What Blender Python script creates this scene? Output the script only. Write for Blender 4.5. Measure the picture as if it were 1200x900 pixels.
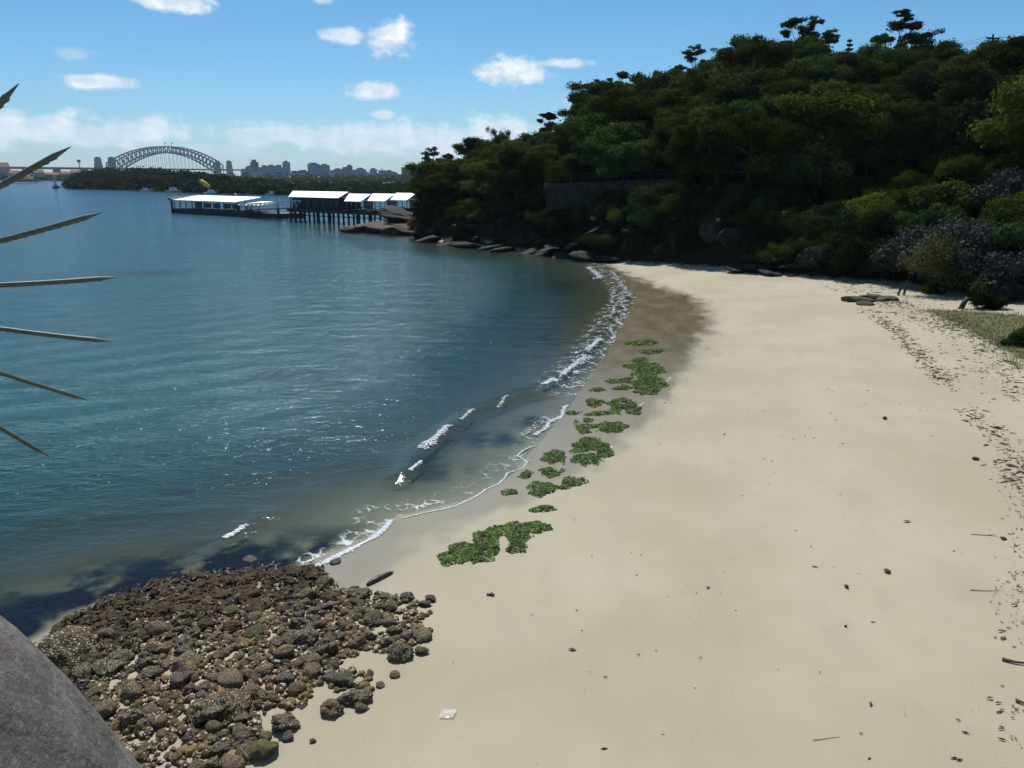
import bpy, bmesh, math, random
import numpy as np
from mathutils import Vector, Matrix, noise as mnoise

scene = bpy.context.scene
for _o in list(bpy.data.objects):
    bpy.data.objects.remove(_o)
COL = scene.collection
R = math.radians
rng = np.random.default_rng(7)
random.seed(7)

# ------------------------------------------------------------------ camera
FPX, CAMZ, PITCH = 934.0, 10.0, R(14.7)          # focal length in pixels of a 1200 px wide frame
cam_d = bpy.data.cameras.new('camera')
cam_d.sensor_width = 36.0
cam_d.lens = 36.0 * FPX / 1200.0
cam_d.clip_start, cam_d.clip_end = 0.05, 20000
cam = bpy.data.objects.new('camera', cam_d)
COL.objects.link(cam)
cam.location = (0, 0, CAMZ)
cam.rotation_euler = (R(90) - PITCH, 0, 0)
scene.camera = cam

# ------------------------------------------------------------------ sky and sun
SUN_AZ, SUN_EL = R(-10), R(55)                    # azimuth from +Y towards +X
world = bpy.data.worlds.new('World')
scene.world = world
world.use_nodes = True
WN, WL = world.node_tree.nodes, world.node_tree.links
BG = WN['Background']
BG.inputs[1].default_value = 0.085
sky = WN.new('ShaderNodeTexSky')
sky.sky_type = 'NISHITA'
sky.sun_disc = False
sky.sun_elevation, sky.sun_rotation = SUN_EL, SUN_AZ
sky.altitude, sky.air_density, sky.dust_density, sky.ozone_density = 0, 1.0, 0.25, 3.0
sun_d = bpy.data.lights.new('sun', 'SUN')
sun_d.energy, sun_d.angle, sun_d.color = 4.2, R(0.53), (1.0, 0.965, 0.90)
sun = bpy.data.objects.new('sun', sun_d)
COL.objects.link(sun)
SUNV = Vector((math.sin(SUN_AZ) * math.cos(SUN_EL), math.cos(SUN_AZ) * math.cos(SUN_EL), math.sin(SUN_EL)))
sun.rotation_euler = SUNV.to_track_quat('Z', 'Y').to_euler()
sun.location = (0, 0, 60)
VS = scene.view_settings
VS.view_transform, VS.look, VS.exposure, VS.gamma, VS.use_curve_mapping = 'Standard', 'None', 0.1, 1.0, False
CY = scene.cycles
CY.use_denoising = True
CY.max_bounces, CY.diffuse_bounces, CY.glossy_bounces, CY.transmission_bounces = 6, 3, 3, 4
CY.transparent_max_bounces, CY.volume_bounces = 12, 0
CY.caustics_reflective = CY.caustics_refractive = False
CY.sample_clamp_indirect = 5.0


# ------------------------------------------------------------------ node helpers
class NT:
    def __init__(s, tree):
        s.t = tree
        s.n, s.l = tree.nodes, tree.links

    def node(s, kind, **kw):
        n = s.n.new(kind)
        for k, v in kw.items():
            setattr(n, k, v)
        return n

    def put(s, sock, v):
        if hasattr(v, 'is_output'):
            s.l.new(v, sock)
        elif v is not None:
            if hasattr(sock.default_value, '__len__') and not hasattr(v, '__len__'):
                v = [v] * len(sock.default_value)
            if hasattr(v, '__len__') and len(v) == 3 and len(sock.default_value) == 4:
                v = tuple(v) + (1,)
            sock.default_value = v

    def math(s, op, a, b=None, c=None, clamp=False):
        n = s.node('ShaderNodeMath', operation=op, use_clamp=clamp)
        s.put(n.inputs[0], a)
        if b is not None: s.put(n.inputs[1], b)
        if c is not None: s.put(n.inputs[2], c)
        return n.outputs[0]

    def vmath(s, op, a, b=None):
        n = s.node('ShaderNodeVectorMath', operation=op)
        s.put(n.inputs[0], a)
        if b is not None: s.put(n.inputs[1], b)
        return n.outputs['Value'] if op in ('LENGTH', 'DOT_PRODUCT', 'DISTANCE') else n.outputs[0]

    def mix(s, f, a, b, mode='MIX'):
        n = s.node('ShaderNodeMix', data_type='RGBA', blend_type=mode)
        s.put(n.inputs[0], f)
        s.put(n.inputs[6], a)
        s.put(n.inputs[7], b)
        return n.outputs[2]

    def shader_mix(s, f, a, b):
        n = s.node('ShaderNodeMixShader')
        s.put(n.inputs[0], f)
        s.l.new(a, n.inputs[1])
        s.l.new(b, n.inputs[2])
        return n.outputs[0]

    def ramp(s, f, stops, interp='LINEAR'):
        n = s.node('ShaderNodeValToRGB')
        n.color_ramp.interpolation = interp
        e = n.color_ramp.elements
        while len(e) < len(stops): e.new(0.5)
        for i, (p, c) in enumerate(stops):
            e[i].position = p
            e[i].color = (tuple(c) + (1,)) if hasattr(c, '__len__') else (c, c, c, 1)
        s.put(n.inputs[0], f)
        return n.outputs[0]

    def smooth(s, v, lo, hi, a=0.0, b=1.0):
        n = s.node('ShaderNodeMapRange', interpolation_type='SMOOTHSTEP')
        s.put(n.inputs[0], v)
        for i, q in zip((1, 2, 3, 4), (lo, hi, a, b)): s.put(n.inputs[i], q)
        return n.outputs[0]

    def noise(s, vec, scale, detail=4, rough=0.55, dist=0.0, out=0):
        n = s.node('ShaderNodeTexNoise')
        s.put(n.inputs['Vector'], vec)
        n.inputs['Scale'].default_value = scale
        n.inputs['Detail'].default_value = detail
        n.inputs['Roughness'].default_value = rough
        n.inputs['Distortion'].default_value = dist
        return n.outputs[out]

    def voronoi(s, vec, scale, feature='F1', out='Distance', rand=1.0):
        n = s.node('ShaderNodeTexVoronoi', feature=feature)
        s.put(n.inputs['Vector'], vec)
        n.inputs['Scale'].default_value = scale
        n.inputs['Randomness'].default_value = rand
        return n.outputs[out]

    def mapping(s, vec, scale=(1, 1, 1), rot=(0, 0, 0), loc=(0, 0, 0)):
        n = s.node('ShaderNodeMapping')
        s.put(n.inputs[0], vec)
        n.inputs['Location'].default_value = loc
        n.inputs['Rotation'].default_value = rot
        n.inputs['Scale'].default_value = scale
        return n.outputs[0]

    def attr(s, name, out='Fac'):
        n = s.node('ShaderNodeAttribute', attribute_name=name)
        return n.outputs[out]

    def coord(s, out='Object'):
        return s.node('ShaderNodeTexCoord').outputs[out]

    def bump(s, h, strength=0.5, dist=0.05, normal=None):
        n = s.node('ShaderNodeBump')
        s.put(n.inputs['Height'], h)
        n.inputs['Strength'].default_value = strength
        n.inputs['Distance'].default_value = dist
        if normal is not None: s.l.new(normal, n.inputs['Normal'])
        return n.outputs[0]


MATS = {}


def material(name):
    m = bpy.data.materials.new(name)
    m.use_nodes = True
    MATS[name] = m
    t = NT(m.node_tree)
    p = t.n['Principled BSDF']
    return m, t, p


def plain(name, col, rough=0.6, metal=0.0, var=0.12, scale=3.0, bump=0.0, spec=0.5):
    m, t, p = material(name)
    c = t.coord()
    nz = t.noise(c, scale, 5)
    dark = tuple(x * (1 - var * 2) for x in col)
    lite = tuple(min(1, x * (1 + var * 2)) for x in col)
    t.put(p.inputs['Base Color'], t.ramp(nz, [(0.3, dark), (0.7, lite)]))
    p.inputs['Roughness'].default_value = rough
    p.inputs['Metallic'].default_value = metal
    p.inputs['Specular IOR Level'].default_value = spec
    if bump:
        t.put(p.inputs['Normal'], t.bump(nz, bump, 0.05))
    return m


# ------------------------------------------------------------------ sky colours and clouds (directions on the sky dome)
def px_dir(px, py):
    v = Vector(((px - 600) / FPX, 1.0, -(py - 450) / FPX))
    c, s_ = math.cos(PITCH), math.sin(PITCH)
    return Vector((v.x, v.y * c + v.z * s_, -v.y * s_ + v.z * c)).normalized()


def px_azel(px, py):
    d = px_dir(px, py)
    return math.atan2(d.x, d.y), math.asin(d.z)


def build_world():
    t = NT(world.node_tree)
    d = t.coord('Generated')
    sep = t.node('ShaderNodeSeparateXYZ')
    t.put(sep.inputs[0], d)
    az = t.math('ARCTAN2', sep.outputs[0], sep.outputs[1])
    el = t.math('ARCSINE', sep.outputs[2])
    comb = t.node('ShaderNodeCombineXYZ')
    t.put(comb.inputs[0], az)
    t.put(comb.inputs[1], t.math('MULTIPLY', el, 1.45))
    pos = comb.outputs[0]
    n1 = t.noise(pos, 34, 8, 0.62)
    n2 = t.noise(t.vmath('ADD', pos, (3.1, 1.7, 0.4)), 9, 3, 0.5)
    nz = t.math('ADD', t.math('MULTIPLY', t.math('SUBTRACT', n1, 0.5), 2.4), t.math('MULTIPLY', t.math('SUBTRACT', n2, 0.5), 1.3))
    total = None
    # centre pixel, half sizes (pixels), strength
    clouds = [(205, 2, 52, 13, 1.0), (402, 42, 34, 9, .75), (462, 43, 38, 22, 1.0), (602, 84, 50, 17, 1.0), (655, 74, 42, 7, .8),
              (120, 96, 40, 10, .9), (85, 62, 20, 9, .35), (438, 105, 26, 11, .95), (448, 135, 13, 6, .8), (668, 118, 14, 9, .35),
              (30, 152, 85, 20, 1.0), (105, 160, 75, 14, .9), (172, 155, 40, 20, 1.0), (330, 158, 85, 14, .85), (440, 164, 135, 20, 1.0),
              (520, 168, 95, 19, .95), (592, 151, 40, 18, 1.0), (560, 180, 60, 12, .4), (250, 175, 60, 7, .35), (378, 0, 14, 5, .6)]
    for (cx, cy, hx, hy, st) in clouds:
        a, e = px_azel(cx, cy)
        u = t.math('DIVIDE', t.math('SUBTRACT', az, a), hx / FPX)
        v = t.math('DIVIDE', t.math('SUBTRACT', el, e), hy / FPX)
        r = t.math('SQRT', t.math('ADD', t.math('MULTIPLY', u, u), t.math('MULTIPLY', v, v)))
        q = t.math('MULTIPLY', t.smooth(t.math('SUBTRACT', t.math('SUBTRACT', 1.0, r), t.math('MULTIPLY', nz, -0.85)), -0.05, 0.62), st)
        total = q if total is None else t.math('MAXIMUM', total, q)
    # colour grade of the clear sky: deeper blue than the model near the sun
    grade = t.ramp(t.math('MULTIPLY', el, 2.0), [(0.0, (0.64, 0.86, 1.22)), (0.10, (0.60, 0.88, 1.12)), (0.42, (0.47, 0.85, 1.03)), (1.0, (0.60, 0.87, 1.03))])
    clear = t.mix(1.0, sky.outputs[0], grade, 'MULTIPLY')
    shade = t.smooth(t.noise(t.vmath('ADD', pos, (0.0, 0.012, 0.0)), 34, 5, 0.6), 0.35, 0.68)
    # grey undersides live in the clouds themselves, clouds near the horizon are duller
    cc = t.mix(shade, (7.4, 8.6, 9.8), (11.3, 11.6, 11.8))
    low = t.smooth(el, 0.02, 0.10)
    cc = t.mix(low, t.mix(0.5, cc, (7.6, 9.3, 10.6)), cc)
    col = t.mix(t.math('MULTIPLY', total, t.smooth(el, 0.0, 0.12, 0.72, 0.95)), clear, cc)
    t.l.new(col, BG.inputs[0])


build_world()


# ------------------------------------------------------------------ geometry helpers
def gp(px, py, z=0.0):
    """ground point seen at a pixel of the photograph, at height z"""
    d = px_dir(px, py)
    k = (z - CAMZ) / d.z
    return Vector((d.x * k, d.y * k, z))


def at(px, py, D):
    """point in the direction of a pixel at horizontal distance D"""
    d = px_dir(px, py)
    k = D / math.hypot(d.x, d.y)
    return Vector((d.x * k, d.y * k, CAMZ + d.z * k))


def link(o, parent=None):
    COL.objects.link(o)
    if parent is not None:
        o.parent = parent
    return o


def tag(o, label=None, cat=None, group=None, kind=None):
    if label: o['label'] = label
    if cat: o['category'] = cat
    if group: o['group'] = group
    if kind: o['kind'] = kind
    return o


def mesh_np(name, V, F, mats, smooth=False, mat_idx=None):
    V = np.asarray(V, dtype=np.float32)
    F = np.asarray(F, dtype=np.int32)
    me = bpy.data.meshes.new(name)
    nf, k = F.shape
    me.vertices.add(len(V))
    me.vertices.foreach_set('co', V.ravel())
    me.loops.add(nf * k)
    me.loops.foreach_set('vertex_index', F.ravel())
    me.polygons.add(nf)
    me.polygons.foreach_set('loop_start', np.arange(0, nf * k, k, dtype=np.int32))
    if smooth:
        me.polygons.foreach_set('use_smooth', np.ones(nf, dtype=bool))
    for m in (mats if isinstance(mats, (list, tuple)) else [mats]):
        me.materials.append(m)
    if mat_idx is not None:
        me.polygons.foreach_set('material_index', np.asarray(mat_idx, dtype=np.int32))
    me.update(calc_edges=True)
    return me


def set_attr(me, name, vals):
    a = me.attributes.new(name, 'FLOAT', 'POINT')
    a.data.foreach_set('value', np.asarray(vals, dtype=np.float32))


def obj(name, me, parent=None, loc=None):
    o = bpy.data.objects.new(name, me)
    link(o, parent)
    if loc is not None: o.location = loc
    return o


def thing(name, label, cat, loc=(0, 0, 0), rz=0.0, group=None):
    o = bpy.data.objects.new(name, None)
    o.empty_display_size = 0.3
    COL.objects.link(o)
    o.location = loc
    o.rotation_euler = (0, 0, rz)
    return tag(o, label, cat, group)


class MB:
    """collects shapes into one mesh"""

    def __init__(s):
        s.v, s.f = [], []

    def add(s, vs, fs):
        b = len(s.v)
        s.v += [tuple(p) for p in vs]
        s.f += [tuple(i + b for i in q) for q in fs]
        return s

    def box(s, c, size, rz=0.0, taper=1.0, shear=None):
        cx, cy, cz = c
        sx, sy, sz = (q / 2 for q in size)
        vs = []
        for dz in (-1, 1):
            k = taper if dz > 0 else 1.0
            for dx, dy in ((-1, -1), (1, -1), (1, 1), (-1, 1)):
                x, y = dx * sx * k, dy * sy * k
                vs.append((cx + x * math.cos(rz) - y * math.sin(rz), cy + x * math.sin(rz) + y * math.cos(rz), cz + dz * sz))
        return s.add(vs, [(3, 2, 1, 0), (4, 5, 6, 7), (0, 1, 5, 4), (1, 2, 6, 5), (2, 3, 7, 6), (3, 0, 4, 7)])

    def hexa(s, eight):
        return s.add(eight, [(3, 2, 1, 0), (4, 5, 6, 7), (0, 1, 5, 4), (1, 2, 6, 5), (2, 3, 7, 6), (3, 0, 4, 7)])

    def tube(s, pts, rad, n=8, cap=True):
        pts = [Vector(p) for p in pts]
        if not hasattr(rad, '__len__'): rad = [rad] * len(pts)
        rings = []
        prev = None
        for i, p in enumerate(pts):
            d = (pts[min(i + 1, len(pts) - 1)] - pts[max(i - 1, 0)]).normalized()
            if prev is None:
                a = d.orthogonal().normalized()
            else:
                a = (prev - d * prev.dot(d))
                a = a.normalized() if a.length > 1e-6 else d.orthogonal().normalized()
            prev = a
            b = d.cross(a)
            rings.append([p + (a * math.cos(2 * math.pi * k / n) + b * math.sin(2 * math.pi * k / n)) * rad[i] for k in range(n)])
        vs = [q for r in rings for q in r]
        fs = []
        for i in range(len(rings) - 1):
            for k in range(n):
                fs.append((i * n + k, i * n + (k + 1) % n, (i + 1) * n + (k + 1) % n, (i + 1) * n + k))
        if cap:
            fs.append(tuple(range(n - 1, -1, -1)))
            fs.append(tuple((len(rings) - 1) * n + k for k in range(n)))
        return s.add(vs, fs)

    def bar(s, a, b, w):
        return s.tube([a, b], w * 0.7, 4)

    def mesh(s, name, mat, smooth=False):
        me = bpy.data.meshes.new(name)
        me.from_pydata(s.v, [], s.f)
        if mat is not None: me.materials.append(mat)
        if smooth:
            me.polygons.foreach_set('use_smooth', [True] * len(me.polygons))
        me.update()
        return me

    def build(s, name, mat, parent=None, smooth=False, loc=None):
        return obj(name, s.mesh(name, mat, smooth), parent, loc)


_ICO = {}


def ico(sub):
    if sub not in _ICO:
        bm = bmesh.new()
        bmesh.ops.create_icosphere(bm, subdivisions=sub, radius=1.0)
        _ICO[sub] = (np.array([v.co[:] for v in bm.verts]), np.array([[v.index for v in f.verts] for f in bm.faces]))
        bm.free()
    return _ICO[sub]


def fbm(P, scale, seed, octaves=4, rough=0.5):
    out = np.zeros(len(P))
    for i, p in enumerate(P):
        out[i] = mnoise.fractal(Vector(p) * scale + Vector((seed * 13.1, seed * 7.7, seed * 3.3)), 1.0 - rough + 0.4, 2.1, octaves)
    return out


def rock_mesh(name, seed, mat, sub=3, rough=0.25, flat=(1, 1, 0.7), facet=0.35, smooth=True, fine=0.05):
    V, F = ico(sub)
    r = np.random.default_rng(seed)
    P = V.copy()
    # cut a few planes for stone-like facets
    for _ in range(9):
        n = r.normal(size=3)
        n /= np.linalg.norm(n)
        h = r.uniform(0.55, 0.95)
        d = P @ n
        over = np.maximum(d - h, 0)
        P = P - np.outer(over * (0.6 + facet), n)
    P = P * (1 + rough * fbm(P, 1.3, seed, 4) [:, None])
    if fine:
        P = P * (1 + fine * fbm(P, 6.0, seed + 5, 3)[:, None])
    P = P * np.array(flat)
    return mesh_np(name, P, F, mat, smooth)


# ------------------------------------------------------------------ terrain
shore_px = [(10, 800), (62, 775), (138, 722), (254, 697), (352, 678), (385, 655), (430, 632), (462, 606), (545, 586), (580, 567), (600, 556),
            (622, 530), (650, 500), (676, 465), (700, 425), (722, 385), (742, 352), (738, 335), (722, 317), (700, 305), (680, 301),
            (640, 297), (600, 293), (560, 289), (520, 284), (480, 276), (440, 272.5), (404, 270)]
shore = [(-3000, -60), (-60, -8), (-24, 1), (-13, 6.0)] + [tuple(gp(x, y, 0)[:2]) for x, y in shore_px]
tip2 = [gp(430, 265), gp(455, 261)]
shore += [tuple(p[:2]) for p in tip2]
shore += [(-22, 182), (-10, 196), (30, 235), (200, 330), (900, 900), (4500, 2600), (4500, -60)]
SH = np.array(shore)

wet_px = [(380, 725), (440, 700), (500, 650), (518, 634), (560, 613), (620, 592), (716, 550), (775, 499), (815, 431), (839, 386), (839, 368),
          (817, 348), (770, 331), (735, 314)]
WETP = np.array([tuple(gp(x, y, .35)[:2]) for x, y in wet_px] + [tuple(gp(x, y, 0)[:2]) for x, y in
                [(690, 300), (560, 300), (450, 400), (350, 560), (250, 690), (330, 720)]])


def sdist(P, poly):
    """signed distance to a polygon, positive inside"""
    P = np.asarray(P, dtype=np.float64)
    best = np.full(len(P), 1e18)
    inside = np.zeros(len(P), dtype=bool)
    n = len(poly)
    for i in range(n):
        a, b = poly[i], poly[(i + 1) % n]
        ab = b - a
        t = np.clip(((P - a) @ ab) / max(ab @ ab, 1e-12), 0, 1)
        d = P - (a + t[:, None] * ab)
        best = np.minimum(best, (d * d).sum(1))
        cond = (a[1] > P[:, 1]) != (b[1] > P[:, 1])
        xi = (b[0] - a[0]) * (P[:, 1] - a[1]) / ((b[1] - a[1]) if b[1] != a[1] else 1e-12) + a[0]
        inside ^= cond & (P[:, 0] < xi)
    d = np.sqrt(best)
    return np.where(inside, d, -d)


# foot of the bush: pixel, height of the sand there ;  ridge: pixel, distance, height of the trees on it
foot_px = [(404, 268, 0), (440, 269, .3), (480, 272, .5), (520, 280, .4), (560, 285, .4), (600, 289, .4), (640, 293, .4), (690, 300, .4), (740, 306, .5),
           (800, 309, .8), (870, 313, 1.2), (940, 320, 1.4), (1000, 323, 1.6), (1060, 326, 1.8), (1090, 331, 1.9), (1130, 336, 2.0), (1160, 339, 2.0), (1200, 345, 2.0),
           (1260, 356, 2.0), (1340, 372, 2.0)]
FA, FD = [], []
for x, y, z in foot_px:
    p = gp(x, y, z)
    FA.append(math.atan2(p.x, p.y))
    FD.append(math.hypot(p.x, p.y))
FA += [0.9, 1.6, 3.2]
FD += [44, 34, 30]
ridge_px = [(440, 262, 181, 0), (470, 250, 184, 3), (490, 208, 182, 5.5), (530, 198, 176, 5.5), (560, 184, 174, 5.5), (600, 174, 174, 6.2), (640, 158, 172, 6.5), (665, 146, 170, 7),
            (690, 112, 170, 8), (720, 98, 168, 8), (760, 92, 166, 8), (800, 78, 164, 8), (860, 64, 162, 8), (905, 52, 160, 8), (950, 40, 158, 8),
            (1000, 66, 152, 7), (1060, 56, 144, 8), (1100, 58, 138, 8), (1160, 50, 128, 8), (1200, 44, 122, 8), (1290, 34, 112, 8)]
RA, RD, RG = [], [], []
for x, y, d, h in ridge_px:
    p = at(x, y, d)
    RA.append(math.atan2(p.x, p.y))
    RD.append(d)
    RG.append(max(p.z - h + (.8 if x > 520 else .2), 0.5))
RA += [1.0, 1.6, 3.2]
RD += [100, 90, 90]
RG += [28, 24, 20]


def foot_ridge(P):
    az = np.arctan2(P[:, 0], P[:, 1])
    return np.interp(az, FA, FD), np.interp(az, RA, RD), np.interp(az, RA, RG)


def H(P):
    """ground height at points (N, 2)"""
    P = np.asarray(P, dtype=np.float64).reshape(-1, 2)
    d = sdist(P, SH)
    land = 2.3 * (1 - np.exp(-np.maximum(d, 0) / 26.0))
    sea = -6.0 * (1 - np.exp(np.minimum(d, 0) / 70.0))
    z = np.where(d > 0, land, sea)
    r = np.hypot(P[:, 0], P[:, 1])
    F, Rg, G = foot_ridge(P)
    az = np.arctan2(P[:, 0], P[:, 1])
    t = (r - F) / np.maximum(Rg - F, 1)
    tc = np.clip(t, 0, 1)
    cliff = np.clip((r - F) / 7.0, 0, 1)
    cl_h = np.interp(az, [px_azel(480, 200)[0], px_azel(600, 200)[0], px_azel(880, 200)[0], px_azel(1000, 200)[0]], [1.5, 4.2, 4.2, 0.8])
    prof = np.minimum(cl_h * cliff * cliff * (3 - 2 * cliff), np.maximum(G - z, 0)) + np.maximum(G - z - cl_h, 0) * (tc ** 0.92)
    back = np.maximum(r - Rg, 0)
    prof = prof * np.exp(-(back / 260.0) ** 2)
    hill_on = (d > -1) & (az > FA[0]) & (az < 2.2) & (P[:, 1] > -40)
    z = z + np.where(hill_on & (t > 0), prof * np.clip((d + 1) / 2.0, 0, 1), 0)
    # the ledge the photographer stands on, dropping to the beach and the water
    side = np.maximum(np.abs(P[:, 0] + 3) - 7, 0)
    near = 8.3 - np.maximum(P[:, 1] - 0.4, 0) * 1.08 - side * 0.5
    near = np.minimum(near, 8.3 + 0.02 * np.minimum(P[:, 1], 0))
    z = np.where((near > z) & (P[:, 1] < 12), near, z)
    # low mound under the stone patch
    c = np.array(gp(265, 770, .2)[:2])
    q = ((P - c) / np.array([5.2, 3.4]))
    z = z + 0.22 * np.exp(-(q ** 2).sum(1)) * (d > -2)
    return z


def hz(x, y):
    return float(H([(x, y)])[0])


def drop(px, py, z0=1.0):
    """ground point at pixel, with the terrain's own height"""
    z = z0
    for _ in range(8):
        p = gp(px, py, z)
        z = 0.5 * z + 0.5 * hz(p.x, p.y)
    p = gp(px, py, z)
    return Vector((p.x, p.y, hz(p.x, p.y)))


def polar_grid(radii, angs):
    rr, aa = np.meshgrid(radii, angs, indexing='ij')
    X, Y = rr * np.sin(aa), rr * np.cos(aa)
    nr, na = rr.shape
    i = np.arange(nr - 1)[:, None] * na + np.arange(na - 1)[None, :]
    F = np.stack([i, i + 1, i + na + 1, i + na], -1).reshape(-1, 4)
    return np.stack([X.ravel(), Y.ravel()], 1), F


def subset(V, F, keep):
    F = F[keep]
    u, inv = np.unique(F, return_inverse=True)
    return u, inv.reshape(F.shape)


ang_front = np.arange(R(-42), R(42.01), R(0.22))
ang = np.concatenate([np.arange(R(-180), R(-42.5), R(3)), ang_front, np.arange(R(44), R(180.1), R(3))])
ang[0], ang[-1] = -math.pi, math.pi
radii = np.concatenate([[0.02, .5, 1, 1.5, 2, 2.5, 3, 3.5, 4, 4.6, 5.2, 5.8, 6.4, 7, 7.6, 8.2, 8.8, 9.4], 10 * np.exp(np.arange(0, math.log(480), 0.0125))])
P2, GF = polar_grid(radii, ang)
GZ = H(P2)
GD = sdist(P2, SH)
wd = sdist(P2, WETP)
wetv = np.clip((wd + 1.6) / 3.0, 0, 1)
wetv = np.maximum(wetv, np.clip(1 - GD / 0.5, 0, 1))
gF, gR, gG = foot_ridge(P2)
gr = np.hypot(P2[:, 0], P2[:, 1])
gaz = np.arctan2(P2[:, 0], P2[:, 1])
vegv = np.clip((gr - gF) / 3.0 + 0.5, 0, 1) * (gaz > FA[0]) * (gaz < 2.2)
nearv = ((P2[:, 1] < 12) & (GZ > 2.9 - 0.0 * gr) & (gr < 14)).astype(float)
grass_px = [(1085, 350), (1130, 352), (1215, 360), (1420, 390), (1420, 520), (1260, 440), (1205, 408), (1170, 390), (1130, 368)]
GRP = np.array([tuple(gp(x, y, 2.0)[:2]) for x, y in grass_px])
grv = np.clip(sdist(P2, GRP) / 1.0 + 0.5, 0, 1)
# small scale relief of the dry sand
rel = np.zeros(len(P2))
sel = np.where((gr < 90) & (GD > 0.3) & (gaz > R(-30)) & (gaz < R(42)))[0]
for i in sel:
    x, y = P2[i]
    rel[i] = 0.028 * mnoise.noise(Vector((x * .55, y * .35, 0))) + 0.012 * mnoise.noise(Vector((x * 1.9, y * 1.5, 3)))
upper = np.clip((GD - 16) / 8, 0, 1)
for i in sel[upper[sel] > 0]:
    x, y = P2[i]
    rel[i] += upper[i] * (0.06 * mnoise.noise(Vector((x * 2.6, y * 2.6, 7))) + .05 * mnoise.noise(Vector((x * 1.2, y * 1.2, 17))))
GV = np.column_stack([P2, GZ + rel * (1 - wetv * .8)])


def mat_sand():
    m, t, p = material('sand')
    c = t.coord('Object')
    wet = t.attr('wet')
    veg = t.attr('veg')
    grs = t.attr('grassy')
    rocky = t.attr('ledge')
    big = t.noise(c, 0.16, 3)
    mid = t.noise(t.mapping(c, (1.0, 0.35, 1)), 0.9, 5, 0.6)
    fine = t.noise(c, 60, 3, 0.7)
    grain = t.noise(c, 220, 2, 0.7)
    dry = t.mix(t.smooth(big, .35, .65), (0.405, 0.358, 0.250), (0.462, 0.413, 0.300))
    dry = t.mix(t.math('MULTIPLY', t.smooth(mid, .4, .75), .4), dry, (0.375, 0.332, 0.24))
    dry = t.mix(t.math('MULTIPLY', t.smooth(fine, .5, .8), .55), dry, (0.30, 0.25, 0.175))
    dry = t.mix(t.math('MULTIPLY', t.smooth(grain, .55, .8), .22), dry, (0.55, 0.49, 0.38))
    # scattered dark specks of shell and leaf
    sp = t.voronoi(c, 5.0)
    spn = t.noise(c, 1.1, 3)
    speck = t.math('MULTIPLY', t.math('LESS_THAN', sp, 0.055), t.math('GREATER_THAN', spn, 0.52))
    dry = t.mix(t.math('MULTIPLY', speck, .75), dry, (0.09, 0.07, 0.05))
    wetc = t.mix(t.smooth(mid, .3, .7), (0.120, 0.095, 0.046), (0.185, 0.150, 0.082))
    wv = t.math('ADD', wet, t.math('MULTIPLY', t.math('SUBTRACT', t.noise(t.mapping(c, (1, .5, 1)), 0.8, 4), .5), 0.9))
    far = t.smooth(t.node('ShaderNodeSeparateXYZ').outputs[1], 0, 1)
    sep = t.node('ShaderNodeSeparateXYZ')
    t.put(sep.inputs[0], c)
    dist = t.smooth(sep.outputs[1], 24, 48, 0.50, 1.0)
    wv = t.smooth(wv, .18, .98)
    wv = t.math('MULTIPLY', wv, t.math('GREATER_THAN', wet, 0.001))
    wcol = t.math('MULTIPLY', wv, dist)
    col = t.mix(wcol, dry, wetc)
    soil = t.mix(t.noise(c, 0.8, 4), (0.018, 0.020, 0.010), (0.040, 0.036, 0.020))
    vg = t.smooth(t.math('ADD', veg, t.math('MULTIPLY', t.math('SUBTRACT', t.noise(c, 1.5, 4), .5), .5)), .35, .7)
    col = t.mix(vg, col, soil)
    lawn = t.mix(t.noise(c, 2.0, 4), (0.085, 0.095, 0.04), (0.16, 0.15, 0.075))
    gg = t.smooth(t.math('ADD', grs, t.math('MULTIPLY', t.math('SUBTRACT', t.noise(c, 2.2, 4), .5), .8)), .35, .7)
    col = t.mix(gg, col, lawn)
    stone = t.mix(t.noise(c, 2.0, 5), (0.11, 0.105, 0.10), (0.20, 0.19, 0.175))
    col = t.mix(rocky, col, stone)
    t.put(p.inputs['Base Color'], col)
    rough = t.mix(wv, (0.93, 0.93, 0.93), (0.24, 0.24, 0.24))
    t.put(p.inputs['Roughness'], rough)
    t.put(p.inputs['Specular IOR Level'], t.math('MULTIPLY', t.math('SUBTRACT', 1.0, vg), .35))
    h = t.math('ADD', t.math('MULTIPLY', fine, .35), t.math('ADD', t.math('MULTIPLY', mid, .8), t.math('MULTIPLY', grain, .08)))
    h = t.math('MULTIPLY', h, t.math('SUBTRACT', 1.0, t.math('MULTIPLY', wv, .75)))
    tread = t.attr('tread')
    foot = t.math('MULTIPLY', t.math('ADD', t.smooth(t.voronoi(t.mapping(c, (1, .8, 1)), 2.1), .42, .12), t.noise(c, 4.5, 3)), tread)
    h = t.math('SUBTRACT', h, t.math('MULTIPLY', foot, 2.2))
    streak = t.noise(t.mapping(c, (2.6, .28, 1), (0, 0, R(-14))), 1.3, 5, .65)
    h = t.math('ADD', h, t.math('MULTIPLY', streak, t.math('MULTIPLY', .5, t.math('SUBTRACT', 1.0, wv))))
    t.put(p.inputs['Normal'], t.bump(h, 0.6, 0.045))
    return m


SAND = mat_sand()


def ground_part(name, keep):
    u, F = subset(GV, GF, keep)
    me = mesh_np(name, GV[u], F, SAND, True)
    set_attr(me, 'wet', wetv[u])
    set_attr(me, 'veg', vegv[u])
    set_attr(me, 'grassy', grv[u])
    set_attr(me, 'ledge', nearv[u])
    set_attr(me, 'tread', upper[u] * (vegv[u] < .4))
    return tag(obj(name, me), kind='structure')


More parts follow.
